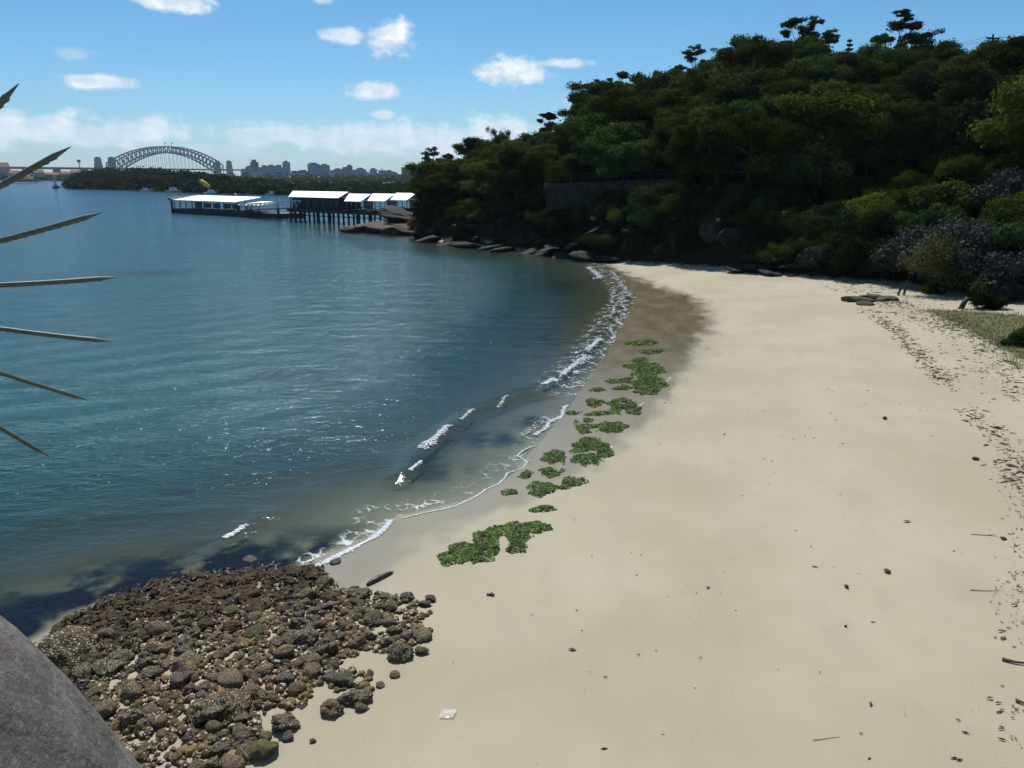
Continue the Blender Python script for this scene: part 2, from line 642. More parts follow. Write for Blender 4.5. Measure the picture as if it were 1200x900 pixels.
fc_d = GD[GF].mean(1)
fc_v = vegv[GF].mean(1)
inbox = (np.abs(GV[GF].mean(1)[:, 0]) < 4800) & (GV[GF].mean(1)[:, 1] > -500)
is_hill = (fc_v > 0.5) & (fc_d > 0)
is_bed = (fc_d < -4) & ~is_hill
ledge_f = (nearv[GF].mean(1) > .5) & ~is_hill & ~is_bed
ground_part('seabed', is_bed & inbox)
ground_part('hill_terrain', is_hill & inbox)
ground_part('rock_ledge_ground', ledge_f)
ground_part('beach', ~is_hill & ~is_bed & ~ledge_f & inbox)


# ------------------------------------------------------------------ sea
def poly_dist(P, line):
    best = np.full(len(P), 1e9)
    for a, b in zip(line[:-1], line[1:]):
        ab = b - a
        t = np.clip(((P - a) @ ab) / max(ab @ ab, 1e-9), 0, 1)
        d = P - (a + t[:, None] * ab)
        best = np.minimum(best, np.hypot(d[:, 0], d[:, 1]))
    return best


sea_r = np.concatenate([np.arange(6, 10, .15), 10 * np.exp(np.arange(0, math.log(470), 0.0095))])
sea_a = np.concatenate([np.arange(R(-88), R(-42.5), R(2)), np.arange(R(-42), R(30.01), R(0.2)), np.arange(R(32), R(60), R(2))])
SP, SF = polar_grid(sea_r, sea_a)
depth = -H(SP)
sr = np.hypot(SP[:, 0], SP[:, 1])
amp = np.clip(depth / 1.2, 0.06, 1)
fade = np.exp(-(sr / 55.0) ** 2)
wz = np.zeros(len(SP))
wr = np.random.default_rng(3)
for _ in range(22):
    lam = wr.uniform(0.8, 3.6)
    th = R(-62) + wr.normal(0, 0.62)          # crests run roughly along the beach
    k = 2 * math.pi / lam
    ph = (SP[:, 0] * math.cos(th) + SP[:, 1] * math.sin(th)) * k + wr.uniform(0, 6.28)
    resolved = np.clip(lam / (sr * 0.0095 * 7.0) - 0.6, 0, 1)
    wz += 0.0034 * lam ** 0.9 * np.sin(ph) * resolved
wz *= amp * fade
crest_px = [[(236, 655), (262, 634), (285, 616), (310, 600)],
            [(470, 556), (492, 528), (510, 516), (526, 502), (545, 488), (562, 478), (592, 468), (612, 460)],
            [(628, 460), (642, 450), (656, 442), (672, 430), (690, 414), (700, 398), (712, 380), (726, 362), (734, 345)]]
CREST = [np.array([tuple(gp(x, y, .1)[:2]) for x, y in c]) for c in crest_px]
for c, a, w in zip(CREST, (.06, .17, .15), (.45, .5, .7)):
    d = poly_dist(SP, c)
    wz += a * np.exp(-(d / w) ** 2)
# weed covered bottom shows as dark patches
weed_px = [(40, 700, 150, 30), (150, 668, 95, 18), (250, 662, 60, 11), (575, 512, 60, 12), (500, 550, 70, 12), (620, 492, 30, 9), (330, 515, 30, 5), (210, 580, 26, 5),
           (330, 440, 40, 6), (640, 395, 30, 12), (655, 335, 40, 10), (170, 320, 60, 5)]
weed = np.zeros(len(SP))
for cx, cy, hx, hy in weed_px:
    c = np.array(gp(cx, cy)[:2])
    ex = abs(gp(cx + hx, cy).x - c[0])
    ey = abs(gp(cx, cy - hy).y - c[1])
    q = (SP - c) / np.array([ex, ey])
    weed = np.maximum(weed, np.exp(-(q ** 2).sum(1) * 1.2))
weed = np.maximum(weed, 1.7 * np.exp(-(poly_dist(SP, np.array([tuple(gp(x, y)[:2]) for x, y in [(-150, 800), (40, 748), (130, 704), (250, 682), (345, 668)]])) / 2.6) ** 2))
foam_line = np.exp(-(poly_dist(SP, np.array([tuple(gp(x, y)[:2]) for x, y in [(330, 676), (385, 655), (430, 632), (462, 606)]])) / 0.9) ** 2)
far_foam = np.exp(-(poly_dist(SP, np.array([tuple(gp(x, y)[:2]) for x, y in [(655, 455), (690, 420), (712, 385), (735, 350), (722, 325), (705, 310)]])) / 1.6) ** 2)
mid_foam = np.exp(-(poly_dist(SP, np.array([tuple(gp(x, y)[:2]) for x, y in [(440, 600), (490, 590), (540, 580), (600, 540), (640, 495)]])) / 0.8) ** 2) * .6
lacy = np.clip(foam_line + far_foam + mid_foam, 0, 1)


def mat_sea():
    m, t, p = material('sea_water')
    t.n.remove(p)
    out = t.n['Material Output']
    c = t.coord('Object')
    dep = t.math('MAXIMUM', t.attr('depth'), 0.0)
    wd_ = t.attr('weed')
    lac = t.attr('lacy')
    opac = t.math('SUBTRACT', 1.0, t.math('POWER', 2.718, t.math('MULTIPLY', dep, -2.4)))
    opac = t.math('MULTIPLY', opac, 0.97)
    body = t.ramp(t.math('DIVIDE', dep, 6.0), [(0.0, (0.055, 0.058, 0.032)), (0.08, (0.026, 0.058, 0.046)), (0.24, (0.011, 0.072, 0.072)), (0.55, (0.007, 0.068, 0.092)), (1.0, (0.006, 0.060, 0.112))])
    patch = t.noise(t.mapping(c, (.7, .45, 1)), 0.10, 4)
    body = t.mix(t.smooth(patch, .35, .7), body, t.mix(1.0, body, (0.72, 0.80, 0.85), 'MULTIPLY'))
    wn = t.math('MULTIPLY', wd_, t.smooth(t.noise(c, .9, 4), .25, .6))
    body = t.mix(t.math('MULTIPLY', wn, .85), body, (0.007, 0.008, 0.009))
    opac = t.math('MAXIMUM', opac, t.math('MULTIPLY', wn, t.smooth(dep, .0, .07, 0, .92)))
    tr = t.node('ShaderNodeBsdfTransparent')
    t.put(tr.inputs[0], (0.86, 0.92, 0.88))
    df = t.node('ShaderNodeBsdfDiffuse')
    t.put(df.inputs[0], body)
    # ripples: several sizes, crests across the wind
    mp = t.mapping(c, (0.62, 1.25, 1), (0, 0, R(-22)))
    n1 = t.noise(mp, 0.55, 4, .6, .4)
    n2 = t.noise(t.mapping(c, (0.75, 1.3, 1), (0, 0, R(14))), 1.9, 4, .62, .5)
    n3 = t.noise(t.mapping(c, (0.9, 1.2, 1), (0, 0, R(-8))), 6.0, 3, .6, .3)
    n4 = t.noise(t.mapping(c, (0.8, 1.25, 1), (0, 0, R(20))), 3.4, 4, .65, .6)
    n0 = t.noise(t.mapping(c, (0.55, 1.0, 1), (0, 0, R(10))), 0.30, 3, .6, .5)
    h = t.math('ADD', t.math('ADD', t.math('MULTIPLY', n0, .85), t.math('MULTIPLY', n1, 0.50)), t.math('ADD', t.math('MULTIPLY', n2, .26), t.math('ADD', t.math('MULTIPLY', n3, .06), t.math('MULTIPLY', n4, .15))))
    calm = t.smooth(dep, 0.0, 1.6, 0.12, 1.0)
    bn = t.node('ShaderNodeBump')
    t.put(bn.inputs['Height'], t.math('MULTIPLY', h, calm))
    bn.inputs['Strength'].default_value = 1.0
    bn.inputs['Distance'].default_value = 0.46
    t.l.new(bn.outputs[0], df.inputs['Normal'])
    gl = t.node('ShaderNodeBsdfGlossy')
    gl.inputs['Roughness'].default_value = 0.11
    t.put(gl.inputs[0], (0.76, 0.91, 0.97))
    t.l.new(bn.outputs[0], gl.inputs['Normal'])
    fr = t.node('ShaderNodeFresnel')
    fr.inputs[0].default_value = 1.33
    t.l.new(bn.outputs[0], fr.inputs['Normal'])
    under = t.shader_mix(opac, tr.outputs[0], df.outputs[0])
    frv = t.math('MULTIPLY', fr.outputs[0], 0.80)
    surf = t.shader_mix(frv, under, gl.outputs[0])
    # lacy foam: white web of bubbles
    fo = t.node('ShaderNodeBsdfDiffuse')
    t.put(fo.inputs[0], (0.80, 0.82, 0.82))
    cell = t.voronoi(t.vmath('ADD', c, t.vmath('MULTIPLY', t.noise(c, 3.0, 3, out=1), (.35, .35, 0))), 2.6, 'DISTANCE_TO_EDGE')
    web = t.smooth(cell, 0.10, 0.015)
    brk = t.smooth(t.noise(c, 1.4, 4, .65), .47, .62)
    ff = t.math('MULTIPLY', t.math('MULTIPLY', web, brk), t.smooth(lac, .25, .8))
    ff = t.math('MULTIPLY', ff, 0.8)
    surf = t.shader_mix(ff, surf, fo.outputs[0])
    t.l.new(surf, out.inputs[0])
    return m


keep = (np.abs(SP[SF].mean(1)[:, 0]) < 4700) & (depth[SF].max(1) > -1.2)
u, F_ = subset(SP, SF, keep)
me = mesh_np('sea', np.column_stack([SP, wz])[u], F_, mat_sea(), True)
set_attr(me, 'depth', depth[u] + wz[u])
set_attr(me, 'weed', weed[u])
set_attr(me, 'lacy', lacy[u])
tag(obj('sea', me), kind='structure')


# ------------------------------------------------------------------ foliage
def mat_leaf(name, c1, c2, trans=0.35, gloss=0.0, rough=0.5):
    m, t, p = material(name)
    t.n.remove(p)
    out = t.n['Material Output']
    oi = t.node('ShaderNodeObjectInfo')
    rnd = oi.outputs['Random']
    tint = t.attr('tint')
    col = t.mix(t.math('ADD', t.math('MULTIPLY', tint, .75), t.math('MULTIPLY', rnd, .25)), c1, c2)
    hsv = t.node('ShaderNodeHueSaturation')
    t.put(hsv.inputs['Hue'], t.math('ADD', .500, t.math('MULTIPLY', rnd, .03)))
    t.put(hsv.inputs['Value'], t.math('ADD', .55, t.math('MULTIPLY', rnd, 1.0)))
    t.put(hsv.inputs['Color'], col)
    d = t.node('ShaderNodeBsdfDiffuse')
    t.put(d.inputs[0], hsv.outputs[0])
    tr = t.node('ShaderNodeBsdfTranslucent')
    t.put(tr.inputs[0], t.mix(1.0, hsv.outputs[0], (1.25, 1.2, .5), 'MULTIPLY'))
    s_ = t.shader_mix(trans, d.outputs[0], tr.outputs[0])
    if gloss:
        g = t.node('ShaderNodeBsdfGlossy')
        g.inputs['Roughness'].default_value = rough
        t.put(g.inputs[0], (.8, .85, .9))
        s_ = t.shader_mix(gloss, s_, g.outputs[0])
    t.l.new(s_, out.inputs[0])
    return m


LEAF = {
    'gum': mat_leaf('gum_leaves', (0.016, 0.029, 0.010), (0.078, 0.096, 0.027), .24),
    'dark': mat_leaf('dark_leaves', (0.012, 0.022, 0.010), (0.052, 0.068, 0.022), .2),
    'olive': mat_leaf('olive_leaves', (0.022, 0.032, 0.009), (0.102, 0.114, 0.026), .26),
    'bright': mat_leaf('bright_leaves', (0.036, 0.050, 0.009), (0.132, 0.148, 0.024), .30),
    'grey': mat_leaf('grey_leaves', (0.022, 0.029, 0.025), (0.050, 0.060, 0.053), .10, .008, .5),
    'fine': mat_leaf('fine_leaves', (0.055, 0.056, 0.026), (0.095, 0.092, 0.042), .35),
    'rust': mat_leaf('casuarina_needles', (0.036, 0.036, 0.028), (0.070, 0.066, 0.050), .25),
    'far': mat_leaf('far_woods_leaves', (0.018, 0.026, 0.014), (0.060, 0.066, 0.030), .2),
    'lawn': mat_leaf('grass_blades', (0.090, 0.100, 0.040), (0.190, 0.180, 0.085), .4),
    'weed': mat_leaf('bright_ground_leaves', (0.060, 0.090, 0.015), (0.130, 0.170, 0.035), .4),
}
BARK = plain('bark', (0.055, 0.048, 0.04), .9, var=.25, scale=6, bump=.4)
PALEBARK = plain('pale_bark', (0.16, 0.14, 0.12), .85, var=.25, scale=5, bump=.3)


def leaves(r, centers, radii, n, size, up=0.25, shell=0.55, droop=0.0, aspect=(.55, 1.0)):
    """leaf quads spread through clumps; returns V, F, tint"""
    centers, radii = np.asarray(centers, float), np.asarray(radii, float)
    nc = len(centers)
    cnt = np.maximum((n * (radii.prod(1) ** (2 / 3)) / np.mean(radii.prod(1) ** (2 / 3))).astype(int), 8)
    idx = np.repeat(np.arange(nc), cnt)
    N = len(idx)
    d = r.normal(size=(N, 3))
    d /= np.linalg.norm(d, axis=1)[:, None]
    rad = shell + (1 - shell) * r.random(N) ** 0.6
    rad *= 1 + 0.26 * r.normal(size=N)
    pos = centers[idx] + d * rad[:, None] * radii[idx]
    nrm = d * 1.0 + r.normal(size=(N, 3)) * .5 + np.array([0, 0, up])
    nrm /= np.linalg.norm(nrm, axis=1)[:, None]
    t1 = np.cross(nrm, r.normal(size=(N, 3)))
    if droop:
        t1 = t1 * (1 - droop) + np.array([0, 0, -1.0]) * droop
    t1 -= nrm * (t1 * nrm).sum(1)[:, None]
    t1 /= np.linalg.norm(t1, axis=1)[:, None] + 1e-9
    t2 = np.cross(nrm, t1)
    s = size * r.uniform(.55, 1.35, N)
    a = (s * r.uniform(aspect[0], aspect[1], N))[:, None]
    b = s[:, None]
    V = np.stack([pos - t1 * b - t2 * a * .3, pos + t2 * a, pos + t1 * b + t2 * a * .2, pos - t2 * a], 1) * 1.0
    F = np.arange(N * 4).reshape(N, 4)
    ct = r.random(nc)
    tint = np.clip(ct[idx] * .7 + r.random(N) * .3, 0, 1)
    return V.reshape(-1, 3), F, np.repeat(tint, 4)


def crown_mesh(name, r, centers, radii, n, size, mat, **kw):
    V, F, T = leaves(r, centers, radii, n, size, **kw)
    me = mesh_np(name, V, F, mat)
    set_attr(me, 'tint', T)
    return me


def limbs(r, base_h, top, centers, r0, mat, every=1, lean=(0, 0), name='trunk'):
    mb = MB()
    lx, ly = lean
    pts = [(0, 0, -0.6), (0.05 * lx, 0.05 * ly, base_h * .5), (lx * .4 + r.normal() * .12, ly * .4 + r.normal() * .12, base_h), (lx, ly, top)]
    mb.tube(pts, [r0 * 1.25, r0, r0 * .8, r0 * .3], 7)
    for c in centers[::every]:
        s = Vector(pts[2]) * .7 + Vector(pts[3]) * .3 if c[2] > top * .75 else Vector(pts[2]) * .85
        s = Vector((s.x, s.y, min(s.z, c[2] - .2)))
        e = Vector(c)
        mid = s.lerp(e, .5) + Vector((r.normal() * .15, r.normal() * .15, -.15 * (e - s).length * .4))
        mb.tube([s, mid, e], [r0 * .45, r0 * .3, r0 * .1], 5, False)
    return mb.mesh(name, mat, True)


def proto_gum(seed, h=8.5, w=6.5, mat='gum', leaf=.26):
    """open crowned tree of layered clumps"""
    r = np.random.default_rng(seed)
    cs, rs = [], []
    n = 32
    for i in range(n):
        a = r.uniform(0, 6.28)
        q = math.sqrt(r.random())
        z = h * (.38 + .56 * r.random()) * (1 - .16 * q)
        k = w * .5 * q * (1.0 if z < h * .8 else .72)
        cs.append((math.cos(a) * k, math.sin(a) * k, z))
        b = r.uniform(.62, 1.35)
        rs.append((b * 1.15, b * 1.15, b * .62))
    order = np.argsort([-c[2] for c in cs])
    cs = [cs[i] for i in order]
    rs = [rs[i] for i in order]
    return (crown_mesh('crown', r, cs, rs, 500, leaf * .56, LEAF[mat], up=.5), limbs(r, h * .42, h * .85, cs, .2, BARK, 2))


def proto_dense(seed, h=6.5, w=7.0, mat='dark', leaf=.25, lumps=30):
    r = np.random.default_rng(seed)
    cs, rs = [], []
    for i in range(lumps):
        d = r.normal(size=3)
        d /= np.linalg.norm(d)
        d[2] = abs(d[2]) * .95 - .12
        q = r.uniform(.55, .95)
        cs.append((d[0] * w * .42 * q, d[1] * w * .42 * q, h * .42 + d[2] * h * .48 * q))
        b = r.uniform(.6, 1.3)
        rs.append((b, b, b * .75))
    return (crown_mesh('crown', r, cs, rs, 420, leaf * .6, LEAF[mat], up=.45), limbs(r, h * .3, h * .7, cs, .22, BARK, 4))


def proto_shrub(seed, h=3.0, w=4.6, mat='olive', leaf=.17, n=170, lumps=20, flat=.8):
    r = np.random.default_rng(seed)
    cs, rs = [], []
    for i in range(lumps):
        a = r.uniform(0, 6.28)
        q = r.random() ** .6
        z = h * (.22 + .62 * r.random() * (1 - .5 * q * q))
        cs.append((math.cos(a) * w * .42 * q, math.sin(a) * w * .42 * q, z))
        b = r.uniform(.4, .85) * h / 3
        rs.append((b * 1.15, b * 1.15, b * flat))
    return (crown_mesh('crown', r, cs, rs, n, leaf, LEAF[mat], up=.3), limbs(r, h * .2, h * .5, cs, .09, BARK, 2))


def proto_umbrella(seed, h=13, tops=5, spread=3.2, mat='gum', leaf=.17, flat=.72, size=(.8, 1.5), trunk_r=.17, low=.62):
    """tall bare limbed gum: flat topped clumps held on long thin limbs"""
    r = np.random.default_rng(seed)
    cs, rs = [], []
    for i in range(tops):
        a = i * 6.28 / tops + r.uniform(-.5, .5)
        q = r.uniform(.25, 1.0)
        cs.append((math.cos(a) * spread * q, math.sin(a) * spread * q, h * r.uniform(low, 1.0)))
        b = r.uniform(*size)
        rs.append((b * 1.15, b * 1.1, b * flat))
    cs[0] = (r.normal() * .4, r.normal() * .4, h)
    cs2, rs2 = [], []
    for c, q in zip(cs, rs):
        for j in range(8):
            cs2.append((c[0] + r.normal() * q[0] * .45, c[1] + r.normal() * q[1] * .45, c[2] + r.normal() * q[2] * .5))
            rs2.append(tuple(x * r.uniform(.45, .7) for x in q))
    return (crown_mesh('crown', r, cs2, rs2, 80, leaf, LEAF[mat], up=.4), limbs(r, h * .4, h * .93, cs, trunk_r, PALEBARK, 1, (r.normal() * .3, 0)))


def proto_feather(seed, h=9, w=6, mat='rust'):
    """she-oak: fine drooping needles on rising limbs, airy"""
    r = np.random.default_rng(seed)
    mb_c, mb_r, ends = [], [], []
    for i in range(26):
        a = r.uniform(0, 6.28)
        z = h * r.uniform(.35, 1.0)
        k = w * .5 * (1 - .35 * abs(z / h - .65) * 2) * r.uniform(.3, 1.0)
        c = (math.cos(a) * k, math.sin(a) * k, z)
        ends.append(c)
        mb_c.append(c)
        b = r.uniform(.45, .8)
        mb_r.append((b, b, b * 1.1))
    V, F, T = leaves(r, mb_c, mb_r, 130, .30, up=0, shell=.1, droop=.55, aspect=(.08, .16))
    me = mesh_np('crown', V, F, LEAF[mat])
    set_attr(me, 'tint', T)
    return (me, limbs(r, h * .3, h * .95, ends, .2, BARK, 1))


def proto_conifer(seed, h=11, w=3.6, mat='dark'):
    r = np.random.default_rng(seed)
    cs, rs = [], []
    for z in np.arange(h * .3, h, .85):
        k = w * .5 * (1 - (z / h)) ** .8 + .15
        for j in range(6):
            a = j * 1.047 + r.uniform(-.2, .2)
            for q in (.45, .9):
                cs.append((math.cos(a) * k * q, math.sin(a) * k * q, z + .25 * q))
                rs.append((.34, .34, .15))
    cs.append((0, 0, h)); rs.append((.12, .12, .5))
    return (crown_mesh('crown', r, cs, rs, 16, .16, LEAF[mat], up=.3), limbs(r, h * .4, h, cs[::6], .16, BARK, 1))


PRO = {
    'gum': [proto_gum(s_, h, w) for s_, h, w in ((11, 8.5, 6.5), (12, 9.5, 6.0), (13, 7.5, 7.2), (14, 8.8, 7.5))],
    'olive': [proto_gum(s_, h, w, 'olive', .25) for s_, h, w in ((21, 7.2, 6.5), (22, 8.2, 6.8), (23, 6.8, 7.4))],
    'dark': [proto_dense(s_, h, w) for s_, h, w in ((31, 6.5, 7.0), (32, 7.5, 6.6), (33, 5.8, 7.6))],
    'darkshrub': [proto_shrub(s_, 3.2, 5.0, 'dark', .12, 340) for s_ in (41, 42, 43)],
    'oliveshrub': [proto_shrub(s_, 3.0, 4.8, 'olive', .11, 380) for s_ in (44, 45, 46)],
    'bright': [proto_shrub(s_, 3.0, 5.2, 'bright', .085, 620, 26) for s_ in (47, 48, 49)],
    'grey': [proto_shrub(s_, 3.6, 4.6, 'grey', .085, 420, 26, .9) for s_ in (51, 52, 53)],
    'umbrella': [proto_umbrella(61, 12, 9, 3.8, flat=.55, low=.5), proto_umbrella(62, 14, 8, 3.4, flat=.55, low=.5), proto_umbrella(63, 11, 9, 4.0, flat=.5, low=.5), proto_umbrella(64, 10, 7, 3.0, size=(.6, 1.2), flat=.6, low=.45)],
    'emergent': [proto_umbrella(66, 13, 3, 1.7, size=(.6, .95), leaf=.13, flat=.30, trunk_r=.09, low=.9)],
    'feather': [proto_feather(71), proto_feather(72, 8, 5.5)],
    'conifer': [proto_conifer(81)],
}
NAMES = {'gum': 'gum_tree', 'olive': 'olive_gum_tree', 'dark': 'evergreen_tree', 'darkshrub': 'shrub', 'oliveshrub': 'shrub', 'bright': 'bright_shrub',
         'grey': 'grey_shrub', 'umbrella': 'umbrella_gum_tree', 'emergent': 'slender_gum_tree', 'feather': 'casuarina_tree', 'conifer': 'conifer_tree'}


def plant(kind, x, y, label, cat, group=None, s=1.0, sz=None, z=None, rz=None, which=None, sink=.15):
    pr = PRO[kind]
    crown, trunk = pr[which if which is not None else rng.integers(len(pr))]
    zz = hz(x, y) if z is None else z
    e = thing(NAMES[kind], label, cat, (x, y, zz - sink), rng.uniform(0, 6.28) if rz is None else rz, group)
    k = s * rng.uniform(.97, 1.03)
    e.scale = (k, k, k * (sz or rng.uniform(.92, 1.08)))
    obj('crown', crown, e)
    obj('trunk', trunk, e)
    return e


def undergrowth():
    r = np.random.default_rng(99)
    n = 0
    for px in np.arange(500, 1215, 8.5):
        f_ = np.interp(px_azel(px, 290)[0], FA, FD)
        for off in (2.0, 4.6, 7.4):
            if px < 880 and off < 3 and r.random() < .75: continue
            if r.random() < .12: continue
            p = at(px + r.uniform(-5, 5), 280, f_ + off + r.uniform(-.7, .7))
            if px > 1030 and off < 5: continue
            zone = 'headland by the pier' if px < 690 else ('steep bush above the dark rocks' if px < 880 else 'bush slope behind the beach')
            k = 'darkshrub' if r.random() < .8 else 'oliveshrub'
            plant(k, p.x, p.y, {'darkshrub': 'dark', 'oliveshrub': 'olive'}[k] + ' low shrub at the foot of the ' + zone, 'shrub',
                  {'darkshrub': 'dark shrubs', 'oliveshrub': 'olive shrubs'}[k] + ' at the foot of the ' + zone, s=r.uniform(.5, .95))


undergrowth()
# --- single trees that stand out -------------------------------------------------
taken = []


def by_px(kind, px, ytop, D, label, cat, h, group=None, which=None, **kw):
    """a tree whose top is seen at (px, ytop) standing at distance D; h = the prototype's height"""
    p = at(px, ytop, D)
    g = hz(p.x, p.y)
    s = max(p.z - g + .15, 1.0) / h
    taken.append((p.x, p.y, s * 2.0))
    return plant(kind, p.x, p.y, label, cat, group, s=s, sz=1.0, which=which, **kw)


by_px('emergent', 1058, 11, 141, 'slender gum on the skyline rising highest, two small flat tufts above bare stems', 'tree', 13)
by_px('umbrella', 1072, 30, 139, 'spreading gum with rounded flat clumps just under the slender twin-tufted gum', 'tree', 12, which=0)
by_px('umbrella', 1040, 46, 142, 'small umbrella-crowned gum on the skyline left of the slender twin-tufted gum', 'tree', 10, which=3)
by_px('umbrella', 938, 25, 156, 'big gum with a domed topmost clump and sky through its bare limbs', 'tree', 12, which=0)
by_px('umbrella', 970, 40, 154, 'broad gum on the skyline just right of the domed big gum', 'tree', 11, which=2)
by_px('gum', 912, 44, 158, 'dense rounded gum on the skyline left of the domed big gum', 'tree', 8.5, which=0)
by_px('conifer', 996, 50, 150, 'narrow pointed conifer in the notch of the skyline', 'tree', 11)
by_px('feather', 1016, 54, 148, 'feathery pale-green tree in the notch right of the narrow conifer', 'tree', 8, which=1)
by_px('umbrella', 726, 82, 168, 'thin gum holding small flat tufts clear of the canopy above the stepped skyline', 'tree', 11, which=3)
by_px('umbrella', 704, 92, 169, 'flat-topped gum at the edge where the skyline steps up', 'tree', 12, which=2)
by_px('umbrella', 815, 72, 163, 'layered gum with sky showing between its stems on the middle skyline', 'tree', 11, which=1)
by_px('umbrella', 800, 78, 162, 'leaning open gum at the left end of the see-through skyline stems', 'tree', 10, which=3)
by_px('umbrella', 850, 60, 160, 'wide flat gum on the skyline with thin stems below', 'tree', 12, which=0)
by_px('feather', 585, 152, 172, 'grey-brown wispy casuarina standing above the headland trees by the pier', 'tree', 9, which=0)
by_px('umbrella', 640, 136, 170, 'little umbrella gum topping the lower skyline step', 'tree', 10, which=3)
by_px('umbrella', 522, 183, 175, 'round-crowned gum nearest the pier roofs with a clear stem', 'tree', 10, which=3)
by_px('umbrella', 508, 188, 178, 'spindly gum at the very tip of the headland beside the pier', 'tree', 11, which=1)
by_px('gum', 1170, 45, 126, 'large olive gum bulging left of the power pole on the right skyline', 'tree', 8.5, which=3)

def solve_D(px, ytop, h, d0=30.0):
    d = d0
    while d < 170:
        p = at(px, ytop, d)
        if hz(p.x, p.y) + h >= p.z and math.hypot(p.x, p.y) > np.interp(math.atan2(p.x, p.y), FA, FD) + 1.0:
            return p
        d += .5
    return at(px, ytop, 90)


# --- the bush right behind the beach ---------------------------------------------
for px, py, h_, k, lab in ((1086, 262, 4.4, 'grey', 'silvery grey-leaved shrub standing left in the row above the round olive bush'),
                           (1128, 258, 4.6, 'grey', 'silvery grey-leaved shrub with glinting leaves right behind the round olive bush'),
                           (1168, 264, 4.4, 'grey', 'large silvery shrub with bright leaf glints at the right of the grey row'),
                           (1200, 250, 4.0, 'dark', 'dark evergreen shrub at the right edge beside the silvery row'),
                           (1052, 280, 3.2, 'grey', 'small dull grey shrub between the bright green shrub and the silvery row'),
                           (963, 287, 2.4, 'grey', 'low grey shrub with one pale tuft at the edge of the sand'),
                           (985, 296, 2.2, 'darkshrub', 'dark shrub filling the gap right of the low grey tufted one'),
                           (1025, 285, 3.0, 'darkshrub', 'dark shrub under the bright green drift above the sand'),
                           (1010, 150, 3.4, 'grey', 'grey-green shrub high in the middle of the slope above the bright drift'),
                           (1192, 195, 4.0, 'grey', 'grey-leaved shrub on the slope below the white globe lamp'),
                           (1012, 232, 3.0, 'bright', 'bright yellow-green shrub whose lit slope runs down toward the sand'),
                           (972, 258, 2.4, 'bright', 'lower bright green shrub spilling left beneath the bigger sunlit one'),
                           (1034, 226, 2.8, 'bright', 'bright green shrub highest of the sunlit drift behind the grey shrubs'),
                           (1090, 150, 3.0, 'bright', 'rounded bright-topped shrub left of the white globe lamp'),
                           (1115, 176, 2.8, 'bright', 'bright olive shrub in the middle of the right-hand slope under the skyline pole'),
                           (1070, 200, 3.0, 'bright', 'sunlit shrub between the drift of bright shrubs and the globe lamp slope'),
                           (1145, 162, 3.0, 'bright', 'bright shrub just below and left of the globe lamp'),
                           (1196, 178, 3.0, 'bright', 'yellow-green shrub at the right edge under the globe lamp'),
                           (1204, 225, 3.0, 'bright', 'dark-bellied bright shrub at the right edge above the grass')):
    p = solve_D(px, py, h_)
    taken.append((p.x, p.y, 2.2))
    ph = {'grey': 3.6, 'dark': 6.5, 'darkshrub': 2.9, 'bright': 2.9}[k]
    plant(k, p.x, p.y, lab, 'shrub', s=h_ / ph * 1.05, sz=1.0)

# round fine-leaved bush at the top of the beach
PRO['round'] = [(lambda r: (crown_mesh('crown', r, [(r.normal() * .8, r.normal() * .8, 1.5 + r.normal() * .45) for _ in range(26)], [(.6, .6, .55)] * 26, 260, .075, LEAF['fine'], up=.1, shell=.2, aspect=(.2, .4)),
                            limbs(r, .5, 1.4, [(r.normal() * .6, r.normal() * .6, 1.4) for _ in range(9)], .05, BARK, 1)))(np.random.default_rng(91))]
NAMES['round'] = 'round_bush'
p = drop(1110, 344, 2.0)
plant('round', p.x, p.y + .4, 'round olive-brown fine-leaved bush in front of the silvery shrubs', 'bush', s=1.75, sz=.95)
p = drop(1160, 346, 2.0)
plant('round', p.x, p.y + 1.5, 'smaller dull bush right of the round olive-brown bush', 'bush', s=.8, sz=.95)
for px, py, s_, k, lab in ((1161, 362, .42, 'darkshrub', 'small dark rounded shrub sitting at the edge of the grass'),
                           (1196, 404, .36, 'darkshrub', 'dark tuft of shrub where the grass meets the sand at the right edge'),
                           (1094, 344, .33, 'bright', 'low bright green clump at the foot of the round olive bush'),
                           (1150, 350, .35, 'bright', 'low bright green clump behind the small dark shrub on the grass'),
                           (1187, 352, .42, 'bright', 'low leafy green clump behind the grass near the right edge'),
                           (1180, 340, .5, 'grey', 'low grey-green clump behind the pale flat-topped plant')):
    p = drop(px, py, 2.0)
    plant(k, p.x, p.y + .2, lab, 'shrub', s=s_)

# pale flat-topped plant on a thin stem
p = drop(1168, 352, 2.0)
t_ = thing('umbel_plant', 'pale flat-topped plant on a thin stem at the back of the grass', 'plant', p)
MB().tube([(0, 0, 0), (.02, 0, .6), (0, .02, 1.25)], [.035, .03, .02], 6).build('stem', BARK, t_)
r_ = np.random.default_rng(5)
V_, F_2, T_ = leaves(r_, [(-.25, 0, 1.3), (.25, .1, 1.27), (.5, 0, 1.2), (-.5, .1, 1.24), (0, .2, 1.34)], [(.3, .3, .05)] * 5, 60, .10, up=3.0)
mm = mesh_np('frond', V_, F_2, mat_leaf('pale_leaves', (.20, .23, .14), (.34, .37, .25), .3))
set_attr(mm, 'tint', T_)
obj('frond', mm, t_)

